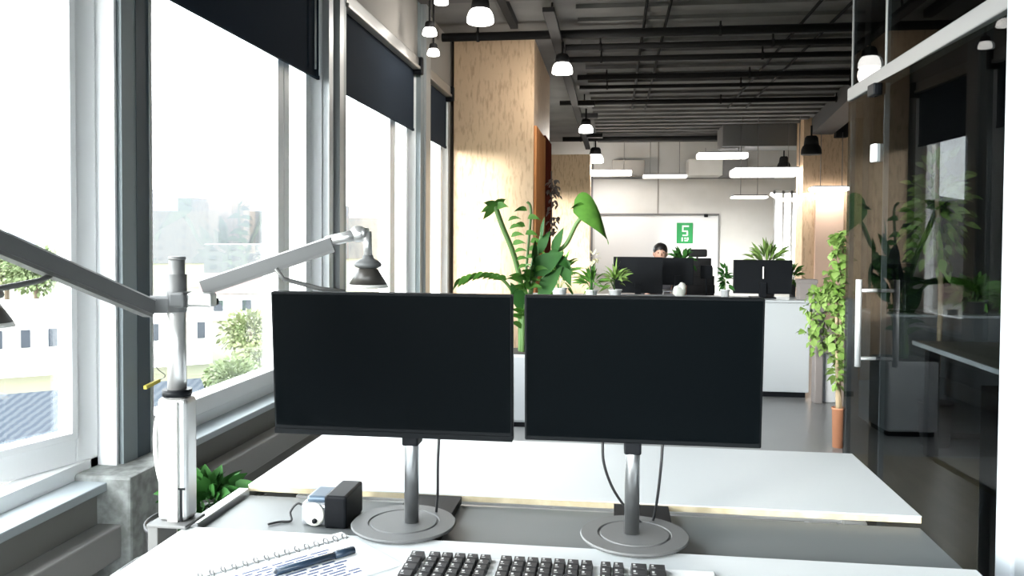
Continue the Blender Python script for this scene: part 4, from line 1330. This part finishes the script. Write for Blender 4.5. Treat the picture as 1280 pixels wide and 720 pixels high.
leafy('potted_plant', 'bushy dark plant on the sideboard, right behind the smoked glass', (2.58, 6.12), .88, (.16, .12, .08), 90, .12, .06, 'leaf', .08, .09)
leafy('potted_plant', 'low spreading plant at the right end of the sideboard behind the glass', (2.88, 6.12), .88, (.22, .1, .06), 90, .10, .05, 'leaf', .08, .07)
t = thing('pedestal_cabinet', 'black pedestal cabinet behind the glass door near the white post', 'cabinet', (1.45, 2.7, 0))
MB().bbox(1.27, 1.85, 2.42, 2.95, .04, .90, .004).build('body', M['black'], t)
for i in range(3):
    dr = MB().bbox(1.29, 1.83, 2.405, 2.42, .06 + i * .275, .325 + i * .275, .003).build('drawer', M['black'], t)
    MB().bbox(1.52, 1.60, 2.39, 2.405, .27 + i * .275, .285 + i * .275, .002).build('handle', M['steel'], dr)
MB().box(1.28, 1.84, 2.43, 2.94, 0, .04).build('plinth', M['pipe'], t)

# ================================================================== OUTDOORS
GZ = -8.0
tag(MB().box(-900, 300, -300, 1200, GZ - 1, GZ).build('ground', M['grass'], None), 'pale green and ochre ground outside the windows', 'ground', kind='structure')
# hills: a long ridge with real depth
random.seed(17)


def ridge(name, pts, depth, m_, label):
    n = len(pts)
    vs, fs = [], []
    for i, (x, y, h) in enumerate(pts):
        d = Vector((x, y, 0)).normalized()
        for j in range(6):
            q = j / 5
            hh = h * math.sin(min(1, q * 1.25) * math.pi / 2) if q < .8 else h * (1 - (q - .8) * 1.5)
            vs.append((x + d.x * depth * q, y + d.y * depth * q, GZ + hh + random.uniform(-.04, .04) * h * (q > 0.1)))
    for i in range(n - 1):
        for j in range(5):
            fs.append((i * 6 + j, (i + 1) * 6 + j, (i + 1) * 6 + j + 1, i * 6 + j + 1))
    mb = MB(); mb.add(vs, fs, True)
    o = mb.build(name, m_, None)
    tag(o, label, 'hill')
    return o


pts = []
for i in range(60):
    a = R(-10 + i * 2.2)         # angle left of +Y
    D = 700
    h = 22 + 16 * math.sin(i * .45) + 8 * math.sin(i * 1.3 + 1) + 5
    if 12 < i < 22: h += 10
    pts.append((-D * math.sin(a), D * math.cos(a), max(12, h)))
ridge('hill', pts, 160, M['far_hill'], 'long pale wooded hill ridge on the horizon outside the windows')


def house(label, x, y, rz, wd, dp, h, m_, roof=None, rows=2, cols=3, gable=2.0, grp='houses and towers outside the windows', name='house', cat='building'):
    t = thing(name, label, cat, (x, y, GZ), grp)
    c, s = math.cos(rz), math.sin(rz)

    def q(u, v, z): return (x + u * c - v * s, y + u * s + v * c, GZ + z)

    def bx(mb, u0, u1, v0, v1, z0, z1):
        mb.add([q(u0, v0, z0), q(u1, v0, z0), q(u1, v1, z0), q(u0, v1, z0), q(u0, v0, z1), q(u1, v0, z1), q(u1, v1, z1), q(u0, v1, z1)], [(0, 3, 2, 1), (4, 5, 6, 7), (0, 1, 5, 4), (1, 2, 6, 5), (2, 3, 7, 6), (3, 0, 4, 7)])
    mb = MB(); bx(mb, -wd / 2, wd / 2, 0, dp, 0, h)
    mb.build('walls', m_, t)
    if roof:
        mb = MB()
        o = .5
        vs = [q(-wd / 2 - o, -o, h), q(wd / 2 + o, -o, h), q(wd / 2 + o, dp + o, h), q(-wd / 2 - o, dp + o, h), q(-wd / 2 - o, dp / 2, h + gable), q(wd / 2 + o, dp / 2, h + gable)]
        mb.add(vs, [(0, 1, 5, 4), (2, 3, 4, 5), (0, 4, 3), (1, 2, 5), (0, 3, 2, 1)])
        mb.build('roof', roof, t)
    for i in range(cols):
        for j in range(rows):
            u = -wd / 2 + wd * (i + .5) / cols
            z = h * (j + .55) / rows
            ww, wh = min(1.0, wd / cols * .35), min(1.2, h / rows * .45)
            mb = MB(); bx(mb, u - ww / 2, u + ww / 2, -.06, 0.02, z - wh / 2, z + wh / 2)
            mb.build('window', M['pane_pale' if name == 'tower_block' else 'pane_dark'], t)
    return t


def dirp(px_angle_deg, D):
    a = R(px_angle_deg)
    return (-D * math.sin(a), D * math.cos(a))


def ang(px):
    return math.degrees(math.atan((640 - px) / 1000)) + 7.23


x_, y_ = dirp(ang(48), 62)
house('white rendered house with two small dark windows outside the ajar window', x_, y_, R(ang(48)), 22, 8, 4.6, M['render_wall'], None, 1, 14)
x_, y_ = dirp(ang(10), 38)
house('low house with a blue-grey tiled roof outside the ajar window', x_, y_, R(ang(10)), 15, 7, 0.8, M['render_wall'], M['roof_blue'], 1, 3, 1.6)
for px_, D, wd, h, mm, lab in ((215, 300, 30, 18, 'tower', 'pale office block on the skyline left of the lamp pole'), (268, 330, 26, 24, 'tower2', 'tall pale tower on the skyline above the right lamp arm'), (335, 350, 34, 20, 'tower', 'broad pale tower on the skyline beside the left monitor'), (300, 150, 12, 8, 'tower', 'small distant block behind the red roofed house'), (395, 380, 30, 24, 'tower2', 'pale tower seen through the window right of the second pane'), (460, 360, 36, 18, 'tower', 'low pale block on the skyline above the monitors')):
    x_, y_ = dirp(ang(px_), D)
    house(lab, x_, y_, R(ang(px_)), wd, 15, h, M[mm], None, 5, 4, name='tower_block')
x_, y_ = dirp(ang(308), 95)
house('house with a faded red roof outside the second window', x_, y_, R(ang(308)), 9, 6, 3, M['render_wall'], M['roof_red'], 1, 3, 2.2)


def tree(label, px_, D, h, r_, mk, n=1500):
    x_, y_ = dirp(ang(px_), D)
    t = thing('tree', label, 'tree', (x_, y_, GZ), 'trees outside the windows')
    MB().tube([(x_, y_, GZ), (x_, y_, GZ + h * .6)], r_ * .08, 8).build('trunk', M['trunk'], t)
    mb = MB()
    rnd_leaves(mb, (x_, y_, GZ + h - r_ * .8), (r_, r_, r_ * .8), n, r_ * .16, r_ * .11, upb=.1)
    mb.build('crown', M[mk], t)


random.seed(77)
tree('round tree outside the ajar window above the tiled roof', 45, 96, 8.2, 3.0, 'tree')
tree('tree at the left edge of the view outside the ajar window', 8, 104, 8.4, 3.0, 'tree2')
tree('bushy tree low in the second window, beside the lamp column', 258, 36, 2.6, 1.3, 'tree2')
tree('bushy tree low in the second window, in the middle of the pane', 292, 43, 3.2, 1.5, 'tree')
tree('bushy tree low in the second window, against the left monitor', 330, 50, 3.2, 1.6, 'tree2')
tree('taller tree behind the bushy ones in the second window', 312, 62, 4.0, 2.2, 'tree2')
tree('small tree beside the house with the faded red roof', 352, 125, 5.0, 3, 'tree')
